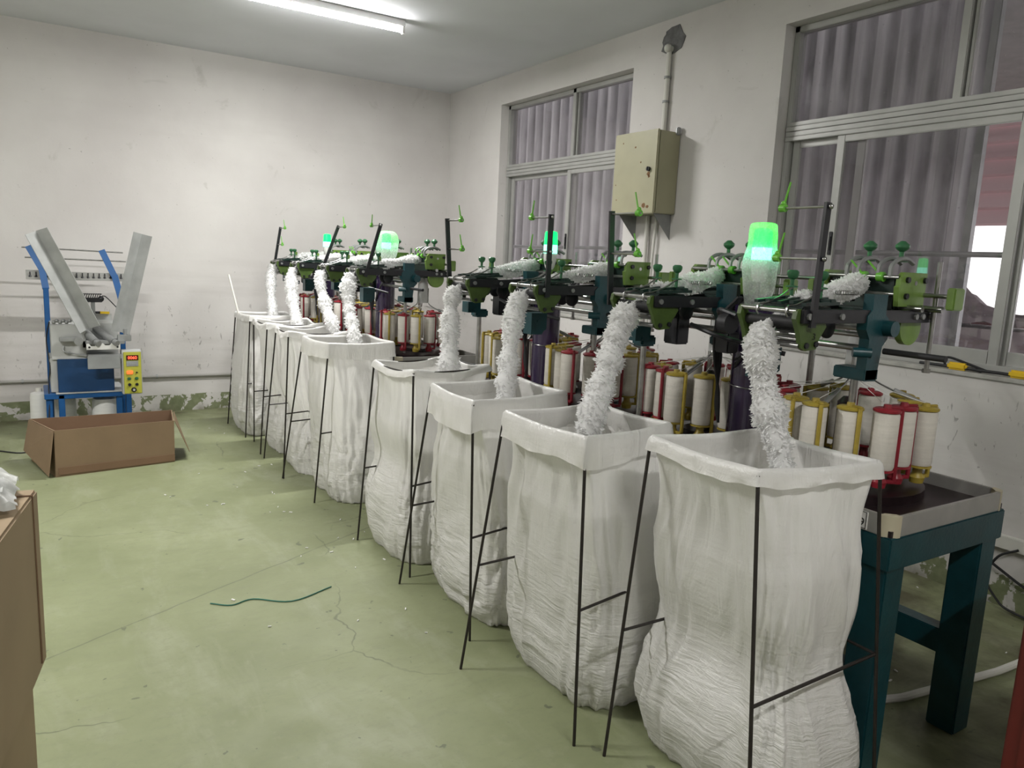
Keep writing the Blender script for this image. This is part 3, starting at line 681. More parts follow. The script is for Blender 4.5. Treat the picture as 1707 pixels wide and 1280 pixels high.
    MB().bev((2.22, Y(.27), 1.29), (2.29, Y(.35), 1.45), .006).build('clutch_block', M['black'], r)
    MB().bev((2.20, Y(-.02), 1.29), (2.26, Y(.05), 1.37), .006).build('clutch_block', M['black'], r)
    # signal lamp on top of the column
    lp = MB(); lp.cyl((2.36, yc, 1.42), (2.36, yc, 1.57), .009, 12)
    lpo = lp.build('lamp_pole', M['steel'], r)
    MB().lathe((2.36, yc, 1.56), [(.018, 0), (.026, .015), (.034, .05), (.034, .085)], 20).build('lamp_base', M['lamp_white'], lpo)
    MB().lathe((2.36, yc, 1.645), [(.037, 0), (.0365, .045)], 20).build('lamp_led', M['hot'], lpo)
    MB().lathe((2.36, yc, 1.690), [(.0365, 0), (.034, .055), (.031, .068), (.012, .073)], 20).build('lamp_lens', M['lens_strong' if WRAP[i] else 'lens'], lpo)
    if WRAP[i]:
        bwv = []; n = 40; k2 = 26
        prof = [(.045, 1.47), (.05, 1.50), (.058, 1.54), (.064, 1.60), (.062, 1.66), (.054, 1.70), (.050, 1.765), (.042, 1.78), (.02, 1.784)] if i == 0 else [(.05, 1.50), (.06, 1.54), (.078, 1.60), (.085, 1.66), (.088, 1.70), (.075, 1.75), (.05, 1.775), (.02, 1.78)]
        dense = catmull([(p[0], 0, p[1]) for p in prof], 4)
        for d in dense:
            for k in range(n):
                t_ = 2*pi*k/n; q = d[0]*(1+.10*noise.noise((cos(t_)*1.5, sin(t_)*1.5, d[2]*12+i*9)))
                sh_ = .03*(d[2]-1.5) if i == 2 else 0
                bwv.append((2.36+q*cos(t_)+sh_, yc+q*sin(t_), d[2]))
        bw = MB(); bw.add(bwv, [(a_*n+k, a_*n+(k+1) % n, (a_+1)*n+(k+1) % n, (a_+1)*n+k) for a_ in range(len(dense)-1) for k in range(n)])
        tag(bw.build('bubble_wrap', M['bubble'], None, 60), 'bubble wrap sleeve over the green lamp of the %s machine' % MDESC[i], 'bubble wrap', 'bubble wrap sleeves on signal lamps')
    return r
M['lev'] = mat('green_black_lever', (.012, .03, .025), .35)
ROOTS = [machine(i, y) for i, y in enumerate(MACH_Y)]
# note paper hanging on the rear rods of the nearest machine
np_ = MB().box((2.47, 1.50, 1.375), (2.471, 1.585, 1.44)).build('paper_note', M['paper'], smooth=False)
tag(np_, 'small white note paper hanging behind the nearest machine head', 'note')

# ------------------------------------------------------------------ bobbins (top-level, copied)
def bobbin_proto(cap, cname):
    o = MB().lathe((0, 0, 0), [(.022, -.055), (.026, -.035), (.016, -.02), (.016, 0), (.042, .002), (.042, .008), (.010, .011), (.010, .20), (.043, .202), (.044, .209), (.038, .213), (.014, .214), (.012, .226)], 16).build('thread_bobbin', cap)
    MB().lathe((0, 0, 0), [(.038, .010), (.041, .02), (.041, .193), (.038, .20)], 16).build('wound_thread', M['thread'], o)
    st = MB(); st.cyl((.047, 0, -.03), (.047, 0, .212), .0075, 8); st.bev((.0, -.006, .212), (.05, .006, .22), .002); st.bev((.0, -.008, -.04), (.05, .008, -.028), .002)
    st.build('carrier_post', M['maroon'] if cname == 'red' else M['yellow'], o)
    return o
protos = {'yellow': bobbin_proto(M['yellow'], 'yellow'), 'red': bobbin_proto(M['red'], 'red')}
first = {'yellow': True, 'red': True}
ORD = ['first', 'second', 'third', 'fourth', 'fifth', 'sixth', 'seventh', 'eighth', 'ninth', 'tenth', 'eleventh', 'twelfth', 'thirteenth', 'last']
CL = [['nearest machine\'s right ring', 'nearest machine\'s left ring'], ['second machine\'s right ring', 'second machine\'s left ring'], ['third machine\'s right ring', 'third machine\'s left ring'], ['farthest machine\'s right ring', 'farthest machine\'s left ring']]
CL0 = [['right end of the nearest machine', 'left half of the nearest machine beyond its purple column'], ['near half of the second machine', 'far half of the second machine beyond its purple column'], ['near half of the third machine', 'far half of the third machine beyond its purple column'], ['near half of the farthest machine', 'far half of the farthest machine by the end wall']]
random.seed(21)
for i, yc in enumerate(MACH_Y):
    for h in range(2):
        az = []
        for k in range(14):
            an = 2*pi*k/14+.2; q = .218+.036*(k % 2); az.append((math.atan2(2.48+q*cos(an), yc+RY[h]+q*sin(an)), k))
        rank = {k: n_ for n_, (_, k) in enumerate(sorted(az))}
        for k in range(14):
            cn = 'red' if (k*3+h*2+i) % 5 in (0, 2) or (k+i) % 7 == 3 else 'yellow'
            pr = protos[cn]
            if first[cn]: o = pr; first[cn] = False
            else:
                o = pr.copy(); COL.objects.link(o)
                for ch in pr.children: c2 = ch.copy(); COL.objects.link(c2); c2.parent = o
            an = 2*pi*k/14+.2; q = .218+.036*(k % 2)
            o.location = (2.48+q*cos(an), yc+RY[h]+q*sin(an), .955+.008*random.random())
            o.rotation_euler = (0, 0, an+random.uniform(.6, 1.6))
            tag(o, '%s-capped white thread bobbin, %s from left in the %s' % (cn, ORD[rank[k]], CL[i][h]), 'bobbin', 'bobbins in the %s' % CL[i][h])

# ------------------------------------------------------------------ stands, sacks and cords
# rim corners (aisle far, aisle near, machine near, machine far), feet of the aisle legs, belly
BAGS = [
 dict(z=1.08, rim=[(1.62, 1.70), (1.615, 1.288), (2.03, 1.21), (2.04, 1.64)], feet=[(1.527, 1.718), (1.50, 1.10)], c=(1.89, 1.49), h=(.235, .36), waist=(.03, .03, .58), collar=.045),
 dict(z=1.05, rim=[(1.465, 2.317), (1.49, 1.872), (1.912, 1.934), (1.898, 2.33)], feet=[(1.363, 2.41), (1.471, 1.809)], c=(1.83, 2.19), h=(.27, .35), waist=(0, 0, .4), collar=.10),
 dict(z=1.05, rim=[(1.477, 2.95), (1.447, 2.534), (1.934, 2.60), (1.95, 3.0)], feet=[(1.469, 3.242), (1.503, 2.589)], c=(1.82, 2.90), h=(.26, .36), waist=(0, 0, .4), collar=.13),
 dict(z=1.05, rim=[(1.512, 3.70), (1.56, 3.33), (2.02, 3.40), (1.99, 3.80)], feet=[(1.495, 3.881), (1.547, 3.291)], c=(1.81, 3.67), h=(.29, .34), waist=(.03, .02, .5), collar=.03),
 dict(z=1.05, rim=[(1.494, 4.879), (1.52, 4.46), (1.94, 4.466), (1.95, 4.95)], feet=[(1.447, 5.224), (1.48, 4.61)], c=(1.83, 4.76), h=(.28, .36), waist=(0, 0, .4), collar=.10),
 dict(z=1.05, rim=[(1.506, 5.566), (1.484, 5.185), (1.90, 5.15), (1.92, 5.58)], feet=[(1.465, 5.80), (1.45, 5.21)], c=(1.79, 5.43), h=(.26, .31), waist=(.04, 0, .6), collar=.035),
 dict(z=1.05, rim=[(1.50, 6.20), (1.50, 5.80), (1.92, 5.78), (1.92, 6.20)], feet=[(1.523, 6.35), (1.47, 5.93)], c=(1.80, 6.05), h=(.25, .27), waist=(.03, 0, .6), collar=.04),
 dict(z=1.05, rim=[(1.506, 6.863), (1.53, 6.46), (1.93, 6.50), (1.93, 6.88)], feet=[(1.473, 7.112), (1.493, 6.52)], c=(1.73, 6.80), h=(.27, .34), waist=(0, 0, .4), collar=.05),
]
BL = ['nearest the camera, its narrow hem rolled over the rim', 'second from the camera, with a wide folded hem', 'third from the camera, with the deepest creased hem', 'fourth from the camera, with a sharp fold below its rim', 'fifth from the camera, alone after the gap in the row', 'sixth from the camera, with its rim sagging and bunched', 'seventh from the camera, narrow and mostly hidden', 'farthest from the camera by the end wall']
def quad(rim, t):       # point at parameter t in [0,1) round the rim quadrilateral
    n = t*4; i = int(n) % 4; f = n-int(n); p = Vector(rim[i]); q = Vector(rim[(i+1) % 4]); return p.lerp(q, f)
CR = [.45, .5, 1.15, .55, 1.2, .8, .8, 1.0]
def make_bag(i, B):
    rim = B['rim']; z1 = B['z']; cx, cy = B['c']; hx, hy = B['h']
    rc = sum((Vector(p) for p in rim), Vector((0, 0)))/4
    n = 160; rows = []; seed = i*13.7
    ang0 = math.atan2(rim[0][1]-rc[1], rim[0][0]-rc[0])
    def rimp(t, off):
        p = quad(rim, t); d = (p-rc).normalized(); return p + d*off
    def bodyp(t, z):
        u = 1-z/z1                      # 0 at rim, 1 at floor
        p = quad(rim, t)
        # belly contour
        sg = t*2*pi + ang0
        ca, sa = cos(sg), sin(sg); e = 2/3.6
        bxv = cx + hx*math.copysign(abs(ca)**e, ca); byv = cy + hy*math.copysign(abs(sa)**e, sa)
        k = 1-(1-min(u/.75, 1))**1.7
        P2 = Vector((p[0]*(1-k)+bxv*k, p[1]*(1-k)+byv*k))
        ctr = Vector((rc[0]*(1-k)+cx*k, rc[1]*(1-k)+cy*k))
        d = P2-ctr; L = d.length; dn_ = d/L
        sag = -.018*sin(pi*min(u/.3, 1)) - B['waist'][0]*1.6*math.exp(-((u-B['waist'][2])/.12)**2)
        if i == 0: sag -= .035*sin(pi*min(u/.85, 1))
        if u > .80: sag -= .16*L*((u-.80)/.20)**2.4
        f1 = noise.noise((cos(sg)*3.2+seed, sin(sg)*3.2, z*1.6))
        f2 = abs(noise.noise((cos(sg)*6+seed, sin(sg)*6+z*2.4, z*2.2)))
        f3 = abs(noise.noise((cos(sg)*2.2+seed, sin(sg)*2.2, z*19+f1*3)))
        f4 = noise.noise((cos(sg)*9+seed, sin(sg)*9, z*1.2))
        w_ = .020*f1*min(u*5, 1) - .030*f2*min(u*4, 1) + .010*f4*max(0, 1-u*2.2)*min(u*9, 1)
        if u > .42:
            f5 = abs(noise.noise((cos(sg)*1.5+seed, sin(sg)*1.5+3, z*11+f1*2.5)))
            w_ -= (.010*f3+.030*f5)*CR[i]*min((u-.42)*4, 1)
        return P2 + dn_*(sag+w_)
    vs = []; 
    def row(fn, zf):
        for k in range(n):
            t = k/n; p = fn(t); vs.append((p[0], p[1], zf(t) if callable(zf) else zf))
        rows.append(1)
    sagf = lambda t: -(.008+.016*(i in (3, 5, 6)))*(sin(pi*((t*4) % 1)))**1.5
    cj = B['collar']
    zj = lambda t: .25*cj*noise.noise((t*9, seed, 0)) + (.010*noise.noise((t*22, seed, 2)) if cj < .05 or i == 2 else 0)
    nz = lambda t, q: .009*noise.noise((t*30, seed+q, q*3))
    row(lambda t: rimp(t, .024+nz(t, 1)), lambda t: z1-cj-.0+zj(t)+sagf(t))
    row(lambda t: rimp(t, .021+nz(t, 2)), lambda t: z1-cj*.72+zj(t)*.7+sagf(t))
    row(lambda t: rimp(t, .018+nz(t, 3)), lambda t: z1-cj*.35+zj(t)*.3+sagf(t))
    row(lambda t: rimp(t, .014+nz(t, 1)*.3), lambda t: z1-.006+sagf(t))
    row(lambda t: rimp(t, .004), lambda t: z1+.004+sagf(t))
    row(lambda t: rimp(t, -.008), lambda t: z1-.006+sagf(t))
    nb = 74
    for j in range(1, nb+1):
        u = j/nb; z = z1*(1-u)
        zz = max(.004, z)
        row(lambda t: bodyp(t, zz) if u > .08 else rimp(t, -.008).lerp(bodyp(t, zz), u/.08), lambda t: zz + sagf(t)*max(0, 1-u*6) + (.012*noise.noise((t*14, seed, 5))+.012)*(u > .9)*(1-u)*8)
    # close the bottom
    for q in (.66, .3): 
        base = vs[-n:]; m0 = Vector((cx, cy))
        if q == .66: ring = list(base)
        for p in ring: vs.append((cx+(p[0]-cx)*q, cy+(p[1]-cy)*q, .004))
        rows.append(1)
    fs = [(a_*n+k, a_*n+(k+1) % n, (a_+1)*n+(k+1) % n, (a_+1)*n+k) for a_ in range(len(rows)-1) for k in range(n)]
    s = MB(); s.add(vs, fs); s.add(vs[-n:], [list(range(n))])
    o = s.build('white_sack', M['bag'], None, 180)
    tag(o, 'white plastic sack '+BL[i], 'sack', 'white sacks hung open in wire stands')
    # wire stand
    sr = root('wire_stand', (rc[0], rc[1], 0), ['black rod stand holding the sack nearest the camera', 'black rod stand holding the second sack', 'black rod stand holding the third sack', 'black rod stand holding the fourth sack', 'black rod stand holding the fifth sack', 'black rod stand holding the sixth sack', 'black rod stand holding the seventh sack', 'black rod stand holding the farthest sack'][i], 'stand', 'black rod stands under the sacks')
    fA, fN = Vector(B['feet'][0]), Vector(B['feet'][1])
    ex = max(p[0] for p in rim)+.05
    feet = [fA, fN, Vector((ex, fN[1]+.02)), Vector((ex, fA[1]-.02))]
    for k in range(4):
        tp_ = Vector(rim[k]); dd = (tp_-rc).normalized()*.008
        MB().cyl((feet[k][0], feet[k][1], 0), (tp_[0]+dd[0], tp_[1]+dd[1], z1-.014), .0055, 8).build('leg', M['rod'], sr)
    rg = MB()
    for k in range(4):
        p, q = Vector(rim[k]), Vector(rim[(k+1) % 4]); dp = (p-rc).normalized()*.006; dq = (q-rc).normalized()*.006
        pts = []
        for j in range(9):
            f = j/8; v = (p+dp).lerp(q+dq, f); pts.append((v[0], v[1], z1-.012-.008*sin(pi*f)))
        rg.tube(pts, .0045, 6)
    rg.build('top_ring', M['rod'], sr)
    lo = MB()
    def leg_at(k, z): f = z/z1; t_ = Vector(rim[k]); return Vector((feet[k][0]*(1-f)+t_[0]*f, feet[k][1]*(1-f)+t_[1]*f, z))
    lo.cyl(leg_at(1, .47), leg_at(2, .50), .005, 6); lo.cyl(leg_at(0, .44), leg_at(3, .46), .005, 6); lo.cyl(leg_at(2, .50), leg_at(3, .50), .005, 6)
    lo.build('stretcher', M['rod'], sr)
for i, B in enumerate(BAGS): make_bag(i, B)

CORD_END = [(1.93, 1.44), (1.70, 2.14), (1.74, 2.78), (1.84, 3.50), (1.80, 4.75), (1.88, 5.35), (1.80, 6.05), (1.78, 6.70)]
CL2 = ['nearest sack, in front of the purple column', 'second sack, slanting as it falls', 'third sack', 'fourth sack, hanging almost straight', 'fifth sack', 'sixth sack, bulging over the rim', 'seventh sack', 'farthest sack']
def cord(i):
    mi, h = divmod(i, 2); yc = MACH_Y[mi]; yh = yc+HY[h]; yr = yc+RY[h]; ex, ey_ = CORD_END[i]
    rnd = random.Random(100+i)
    P = [(2.53, yr, 1.55), (2.46, yr-.005, 1.572), (2.38, (yr+yh)/2, 1.562), (2.27, yh, 1.545), (2.16, yh, 1.525), (2.08, yh, 1.495), (1.99, yh, 1.462), (1.925, yh, 1.425), (1.90+(ex-1.9)*.12, yh+(ey_-yh)*.12, 1.35), (1.90+(ex-1.9)*.45, yh+(ey_-yh)*.4, 1.20), (1.90+(ex-1.9)*.85, yh+(ey_-yh)*.85, 1.04), (ex, ey_, .9), (ex-.01, ey_+.01, .74), (ex, ey_, .60)]
    path = catmull(P, 14)
    # thin where the rollers squeeze it
    rad = []
    for p in path:
        q = .040
        if p[0] > 2.47: q = .022
        elif p[0] > 2.10: q = .030
        elif 1.93 < p[0] < 2.08: q = .016
        q *= 1+.45*noise.noise((p[0]*9, p[1]*9+i*5, p[2]*16)); rad.append(q)
    s = MB(); s.tube(path, rad, 14)
    near = 1.0 if i < 2 else .75 if i < 4 else .5
    N_ = int(9000*near); wsc = 1/ math.sqrt(near)
    L = len(path)
    for _ in range(N_):
        f = rnd.random()*(L-1.001); j = int(f); p = path[j].lerp(path[j+1], f-j); t = (path[j+1]-path[j]).normalized()
        u = t.orthogonal().normalized(); w_ = t.cross(u); an = rnd.random()*2*pi
        d = (u*cos(an)+w_*sin(an)); q = rad[j]
        ln = q*(.22+.42*rnd.random()); wd = rnd.uniform(.003, .0065)*wsc
        b0 = p+d*q*.8; tipdir = (d + t*rnd.uniform(-.7, .7) + Vector((0, 0, -.25))).normalized()
        sd = tipdir.cross(t.lerp(d.orthogonal(), rnd.random()))
        if sd.length < 1e-3: continue
        sd.normalize(); m0 = b0+tipdir*ln*.6; e0 = b0+(tipdir+sd*rnd.uniform(-.5, .5)).normalized()*ln
        s.add([b0-sd*wd*.5, b0+sd*wd*.5, m0+sd*wd, m0-sd*wd, e0+sd*wd*.3, e0-sd*wd*.3], [(0, 1, 2, 3), (3, 2, 4, 5)])
    # heap at the bottom of the sack
    B = BAGS[i]; cx, cy = B['c']; hv = []; n = 26
    for a_ in range(14):
        u = a_/13
        for k in range(n):
            t = 2*pi*k/n; q = sin(u*pi/2)**.8
            hv.append((cx+.17*q*cos(t), cy+.22*q*sin(t), .20+.38*cos(u*pi/2)+.05*noise.noise((cos(t)*q*3+i, sin(t)*q*3, u*3))))
    s.add(hv, [(a_*n+k, a_*n+(k+1) % n, (a_+1)*n+(k+1) % n, (a_+1)*n+k) for a_ in range(13) for k in range(n)])
    o = s.build('fluffy_cord', M['fluff'], None, 60)
    tag(o, 'fluffy white braided cord falling into the '+CL2[i], 'cord', 'fluffy white cords falling into the sacks')
for i in range(8): cord(i)

# thin white pole by the last sack
tag(MB().cyl((1.47, 6.62, 1.05), (1.42, 6.74, 1.37), .008).build('thin_pole', M['pvc']), 'thin white pole sticking up beside the farthest sack', 'pole')

# ------------------------------------------------------------------ winding machine at the far wall
wy = 6.95
wr = root('winding_machine', (.35, 7.2, 0), 'blue and grey winding machine with two tall raised troughs by the far wall', 'machine')
fb = MB()
fb.bev((.085, wy+.42, 0), (.125, wy+.47, 1.20)); fb.obox((.105, wy+.445, 1.19), (.085, wy+.50, 1.36), .05, .03, (0, 1, 0)); fb.obox((.085, wy+.50, 1.35), (.0, wy+.58, 1.53), .05, .03, (0, 1, 0))
fb.bev((.64, wy+.42, 0), (.68, wy+.47, 1.12)); fb.obox((.66, wy+.445, 1.11), (.62, wy+.50, 1.31), .05, .03, (0, 1, 0)); fb.obox((.62, wy+.50, 1.30), (.535, wy+.58, 1.52), .05, .03, (0, 1, 0))
fb.build('rear_frame', M['blue'], wr)
for (x, y) in ((.06, .02), (.145, .0), (.56, .02), (.655, .30)): MB().bev((x, wy+y, 0), (x+.045, wy+y+.05, .37)).build('leg', M['blue'], wr)
tb = MB(); tb.bev((.05, wy, .335), (.62, wy+.48, .378)); tb.build('table_beam', M['blue'], wr)
MB().bev((.13, wy-.008, .376), (.62, wy+.45, .384), .002).build('table_edge', M['offwhite'], wr)
MB().bev((.15, wy+.02, .384), (.55, wy+.42, .655)).build('lower_body', M['navy'], wr)
MB().bev((.10, wy+.05, .384), (.15, wy+.42, .66)).build('side_guard', M['offwhite'], wr)
ub = MB(); ub.bev((.115, wy+.03, .65), (.36, wy+.42, .93)); ub.bev((.36, wy+.16, .65), (.60, wy+.42, .93)); ub.bev((.36, wy+.40, .9), (.58, wy+.42, .99))
ub.build('upper_body', M['offwhite'], wr)
ua = MB(); ua.cyl((.24, wy+.02, .70), (.24, wy+.03, .70), .014); ua.tube(catmull([(.20, wy+.02, .76), (.20, wy, .72), (.28, wy, .70), (.36, wy, .685)], 5), .005, 6)
for k in range(6): ua.ball((.14+.022*k, wy+.03, .95+.012*(k % 2)), .015)
ua.build('crank_fitting', M['dullsteel'], wr)
def trough(name_, top, bot, w_, lab):
    t = MB(); top = Vector(top); bot = Vector(bot); ax = (bot-top).normalized(); sx = Vector((1, 0, 0)); sx = (sx-ax*sx.dot(ax)).normalized(); fr = ax.cross(sx)
    if fr.y > 0: fr = -fr
    L1 = -sx*w_*.5+fr*.05; L2 = fr*-.02; L3 = sx*w_*.5+fr*.05
    for A, B_ in ((L1, L2), (L2, L3)):
        nrm = (B_-A).cross(ax).normalized()*.004
        t.add([top+A, top+B_, bot+B_, bot+A, top+A+nrm, top+B_+nrm, bot+B_+nrm, bot+A+nrm], [(0,1,2,3),(7,6,5,4),(0,4,5,1),(1,5,6,2),(2,6,7,3),(3,7,4,0)])
    return tag(t.build(name_, M['trough'], wr), lab, None)
trough('trough', (.055, 6.93, 1.655), (.385, 6.95, .90), .155, 'left grey sheet-metal trough leaning left')
trough('trough', (.790, 6.93, 1.672), (.600, 6.95, .87), .135, 'right grey sheet-metal trough leaning right')
rd = MB(); rd.cyl((-.05, 7.54, 1.522), (.70, 7.54, 1.508), .006); rd.cyl((-.03, 7.52, 1.44), (.72, 7.52, 1.432), .006)
rd.build('upper_rod', M['steel'], wr)
er = MB(); er.cyl((-.03, 7.48, 1.335), (.73, 7.48, 1.315), .006); er.bev((-.03, 7.45, 1.262), (.73, 7.47, 1.285), .002); er.bev((-.03, 7.47, 1.285), (.73, 7.475, 1.33), .002)
ero = er.build('eyelet_rail', M['alu'], wr)
el = MB()
for k in range(17): x = .0+.042*k; el.cyl((x, 7.46, 1.28), (x, 7.46, 1.325), .004, 6); el.lathe((x, 7.46, 1.282), [(.014, 0), (.006, .014)], 8)
el.build('eyelet', M['black'], ero)
cm = MB(); cm.bev((.26, 7.16, 1.098), (.50, 7.20, 1.128), .004); cm.bev((.26, 7.165, 1.128), (.50, 7.195, 1.134)); cm.bev((.26, 7.165, 1.162), (.50, 7.195, 1.168))
for k in range(14): cm.tube([(.27+.016*k, 7.18, 1.135), (.276+.016*k, 7.165, 1.158), (.282+.016*k, 7.18, 1.168)], .003, 5)
cm.ball((.49, 7.18, 1.125), .024); cm.build('comb_bar', M['black'], wr)
MB().bev((.415, 7.17, .88), (.445, 7.19, 1.11), .003).build('comb_post', M['dullsteel'], wr)
MB().tube(catmull([(.50, 7.18, 1.15), (.53, 7.19, 1.14), (.60, 7.2, 1.06), (.63, 7.2, 1.02)], 5), .004, 6).build('comb_wire', M['black'], wr)
ra = MB()
for x0, x1 in ((.34, .42), (.44, .55)): ra.cyl((x0, 7.10, .885), (x1, 6.86, .80), .030, 16); ra.cyl((x1, 6.86, .80), (x1+.02, 6.83, .79), .024, 14)
ra.cyl((.30, 6.90, .81), (.30, 6.86, .81), .032, 16)
ra.build('feed_roller', M['dullsteel'], wr)
rb = MB(); rb.bev((.17, 6.92, .80), (.32, 6.96, .835)); rb.bev((.35, 6.88, .78), (.63, 7.05, .81), .004); rb.bev((.36, 6.86, .66), (.60, 6.9, .70)); rb.bev((.58, 6.90, .80), (.68, 6.96, .85)); rb.cyl((.64, 6.93, .85), (.64, 6.93, .90), .016); rb.bev((.33, 6.98, .74), (.60, 7.0, .80))
rb.build('roller_bed', M['dullsteel'], wr)
fp = MB(); fp.plate([(.352, .742), (.592, .742), (.592, .792), (.53, .792), (.515, .775), (.485, .775), (.47, .792), (.43, .792), (.41, .77), (.385, .77), (.37, .79), (.352, .79)], 6.845, 6.852)
fpo = fp.build('front_plate', mat('polished_plate', (.78, .78, .77), .3, .3), wr)
sb = MB()
for x in (.372, .572): sb.cyl((x, 6.838, .762), (x, 6.845, .762), .008, 10)
sb.build('screw', M['black'], fpo)
MB().bev((.355, 6.845, .585), (.586, 6.855, .69), .003).build('lower_plate', M['zinc'], wr)
cbx = MB().bev((.60, 6.86, .365), (.748, 6.98, .725)).build('control_panel', M['offwhite'], wr)
fc = MB().bev((.612, 6.853, .372), (.742, 6.86, .715), .002).build('panel_face', M['panelyel'], cbx)
MB().bev((.632, 6.849, .648), (.722, 6.853, .69), .001).build('display', M['ledscreen'], cbx)
text_mesh('display_digits', '0060', .034, M['ledred'], cbx, Matrix.Translation((.677, 6.848, .668)) @ Matrix.Rotation(pi/2, 4, 'X'))
MB().bev((.632, 6.850, .598), (.72, 6.853, .642), .001).bev((.65, 6.848, .608), (.705, 6.85, .63), .001).build('keypad', M['zinc'], cbx)
MB().bev((.632, 6.842, .535), (.678, 6.853, .562), .004).build('lit_switch', M['orange'], cbx)
bn = MB(); bn.bev((.635, 6.844, .485), (.662, 6.853, .508)); bn.bev((.69, 6.844, .485), (.717, 6.853, .508)); bn.build('green_button', M['knob'], cbx)
bd = MB(); bd.cyl((.65, 6.84, .447), (.65, 6.853, .447), .012); bd.bev((.693, 6.844, .436), (.716, 6.853, .458)); bd.bev((.697, 6.844, .54), (.715, 6.853, .552)); bd.cyl((.68, 6.83, .405), (.68, 6.853, .405), .019, 16); bd.build('dial', M['black'], cbx)
MB().cyl((.68, 6.826, .405), (.68, 6.83, .405), .009).build('dial_cap', M['offwhite'], cbx)
MB().tube(catmull([(.11, 7.0, .95), (.085, 7.05, .8), (.10, 7.0, .6), (.085, 6.99, .45), (.08, 6.97, .25), (.06, 6.95, .02)], 6), .005, 6).build('power_cable', M['blackrub'], wr)
tl_ = root('hand_tool', (.5, 7.33, .99), 'black and yellow hand tool lying on top of the winding machine', 'tool')
MB().cyl((.40, 7.33, 1.0), (.49, 7.33, 1.0), .010).build('handle', M['black'], tl_); MB().obox((.49, 7.33, 1.0), (.56, 7.33, .998), .03, .018).build('head', M['toolyel'], tl_)
def cone(x, y, r_, h_, top, lab):
    o = root('thread_cone', (x, y, 0), lab, 'cone of thread', 'white thread cones under the winding machine')
    MB().lathe((x, y, 0), [(r_*.95, .0), (r_, .02), (r_*.93, h_-.04), (r_*.86, h_-.012), (r_*.4, h_)], 28).build('wound_thread', M['thread_w'], o)
    MB().lathe((x, y, h_-.002), [(r_*.36, 0), (r_*.33, .03), (r_*.2, .032)], 20).build('core', top, o)
M['thread_w'] = mat('bright_white_thread', (.78, .78, .77), .55, var=.08, vscale=6, stretch=(1, 1, 14))
cone(.485, 7.12, .105, .31, M['maroon'], 'large white thread cone with a maroon core under the right of the winding machine')
cone(.20, 7.30, .085, .31, M['maroon'], 'white thread cone between the left legs of the winding machine')
cone(.015, 7.22, .07, .36, M['pvc'], 'white thread cone standing outside the left leg of the winding machine')

# ------------------------------------------------------------------ cartons
def open_carton(lab, P4, h_, zb=0, wall=.006, mt=None, flap=True, tilt=None):
    # P4: plan corners in order round
    cx_ = sum(p[0] for p in P4)/4; cy_ = sum(p[1] for p in P4)/4
    r = root('cardboard_box', (cx_, cy_, zb), lab, 'box')
    cen = Vector((cx_, cy_))
    def ins(p): d = (cen-Vector(p)); return Vector(p)+d.normalized()*wall*1.6
    s = MB(); s2 = MB()
    for k in range(4):
        p, q = P4[k], P4[(k+1) % 4]; pi_, qi = ins(p), ins(q); h0, h1 = h_[k], h_[(k+1) % 4]
        s.add([(*p, zb), (*q, zb), (*q, zb+h1), (*p, zb+h0), (*pi_, zb+h0), (*qi, zb+h1)], [(0, 1, 2, 3), (3, 2, 5, 4)])
        s2.add([(*pi_, zb+.004), (*qi, zb+.004), (*qi, zb+h1), (*pi_, zb+h0)], [(0, 1, 2, 3)])
    s.add([(*p, zb) for p in P4], [(0, 1, 2, 3)]); s2.add([(*ins(p), zb+.005) for p in P4], [(0, 1, 2, 3)])
    s.build('box_wall', mt or M['card'], r, False); s2.build('box_inside', M['card_in'], r, False)
    return r
ob = open_carton('open brown cardboard box on the floor in front of the winding machine', [(.085, 5.83), (.85, 5.95), (.905, 6.42), (-.055, 6.36)], [.325, .315, .30, .31])
fl = MB(); fl.add([(.852, 5.95, .312), (.907, 6.36, .30), (.985, 6.33, .05), (.955, 5.97, .06), (.856, 5.948, .312), (.911, 6.358, .30), (.989, 6.328, .05), (.959, 5.968, .06)], [(0,1,2,3),(7,6,5,4),(0,4,5,1),(1,5,6,2),(2,6,7,3),(3,7,4,0)])
fl.build('end_flap', M['card'], ob, False)
fl = MB(); fl.add([(.08, 5.825, .32), (-.06, 6.33, .31), (-.10, 6.28, .10), (.04, 5.80, .02), (.084, 5.821, .32), (-.056, 6.326, .31), (-.096, 6.276, .1), (.044, 5.796, .02)], [(0,1,2,3),(7,6,5,4),(0,4,5,1),(1,5,6,2),(2,6,7,3),(3,7,4,0)])
fl.build('end_flap', M['card'], ob, False)
tpm = MB(); tpm.obox((.10, 5.828, .04), (.85, 5.946, .035), .004, .05); tpm.build('worn_base_strip', M['card_in'], ob, False)
# carton behind the machines
b2_ = open_carton('open brown cardboard box seen between the second and third machines', [(3.0, 4.62), (3.45, 4.50), (3.60, 5.0), (3.12, 5.1)], [.42, .40, .42, .44], zb=.42)
tag(MB().bev((2.98, 4.45, 0), (3.65, 5.15, .418), .01).build('cardboard_box', M['card'], None), 'closed brown carton under the open box between the machines', 'box')
bb = MB(); random.seed(5); bb.ball((3.5, 4.05, .30), .30, 12, (1, .9, 1.0))
for v in bb.v: v += Vector(v).normalized()*.03*noise.noise(v*7)
tag(bb.build('blue_bundle', M['bluebag']), 'deep blue cloth bundle behind the second machine', 'bundle')

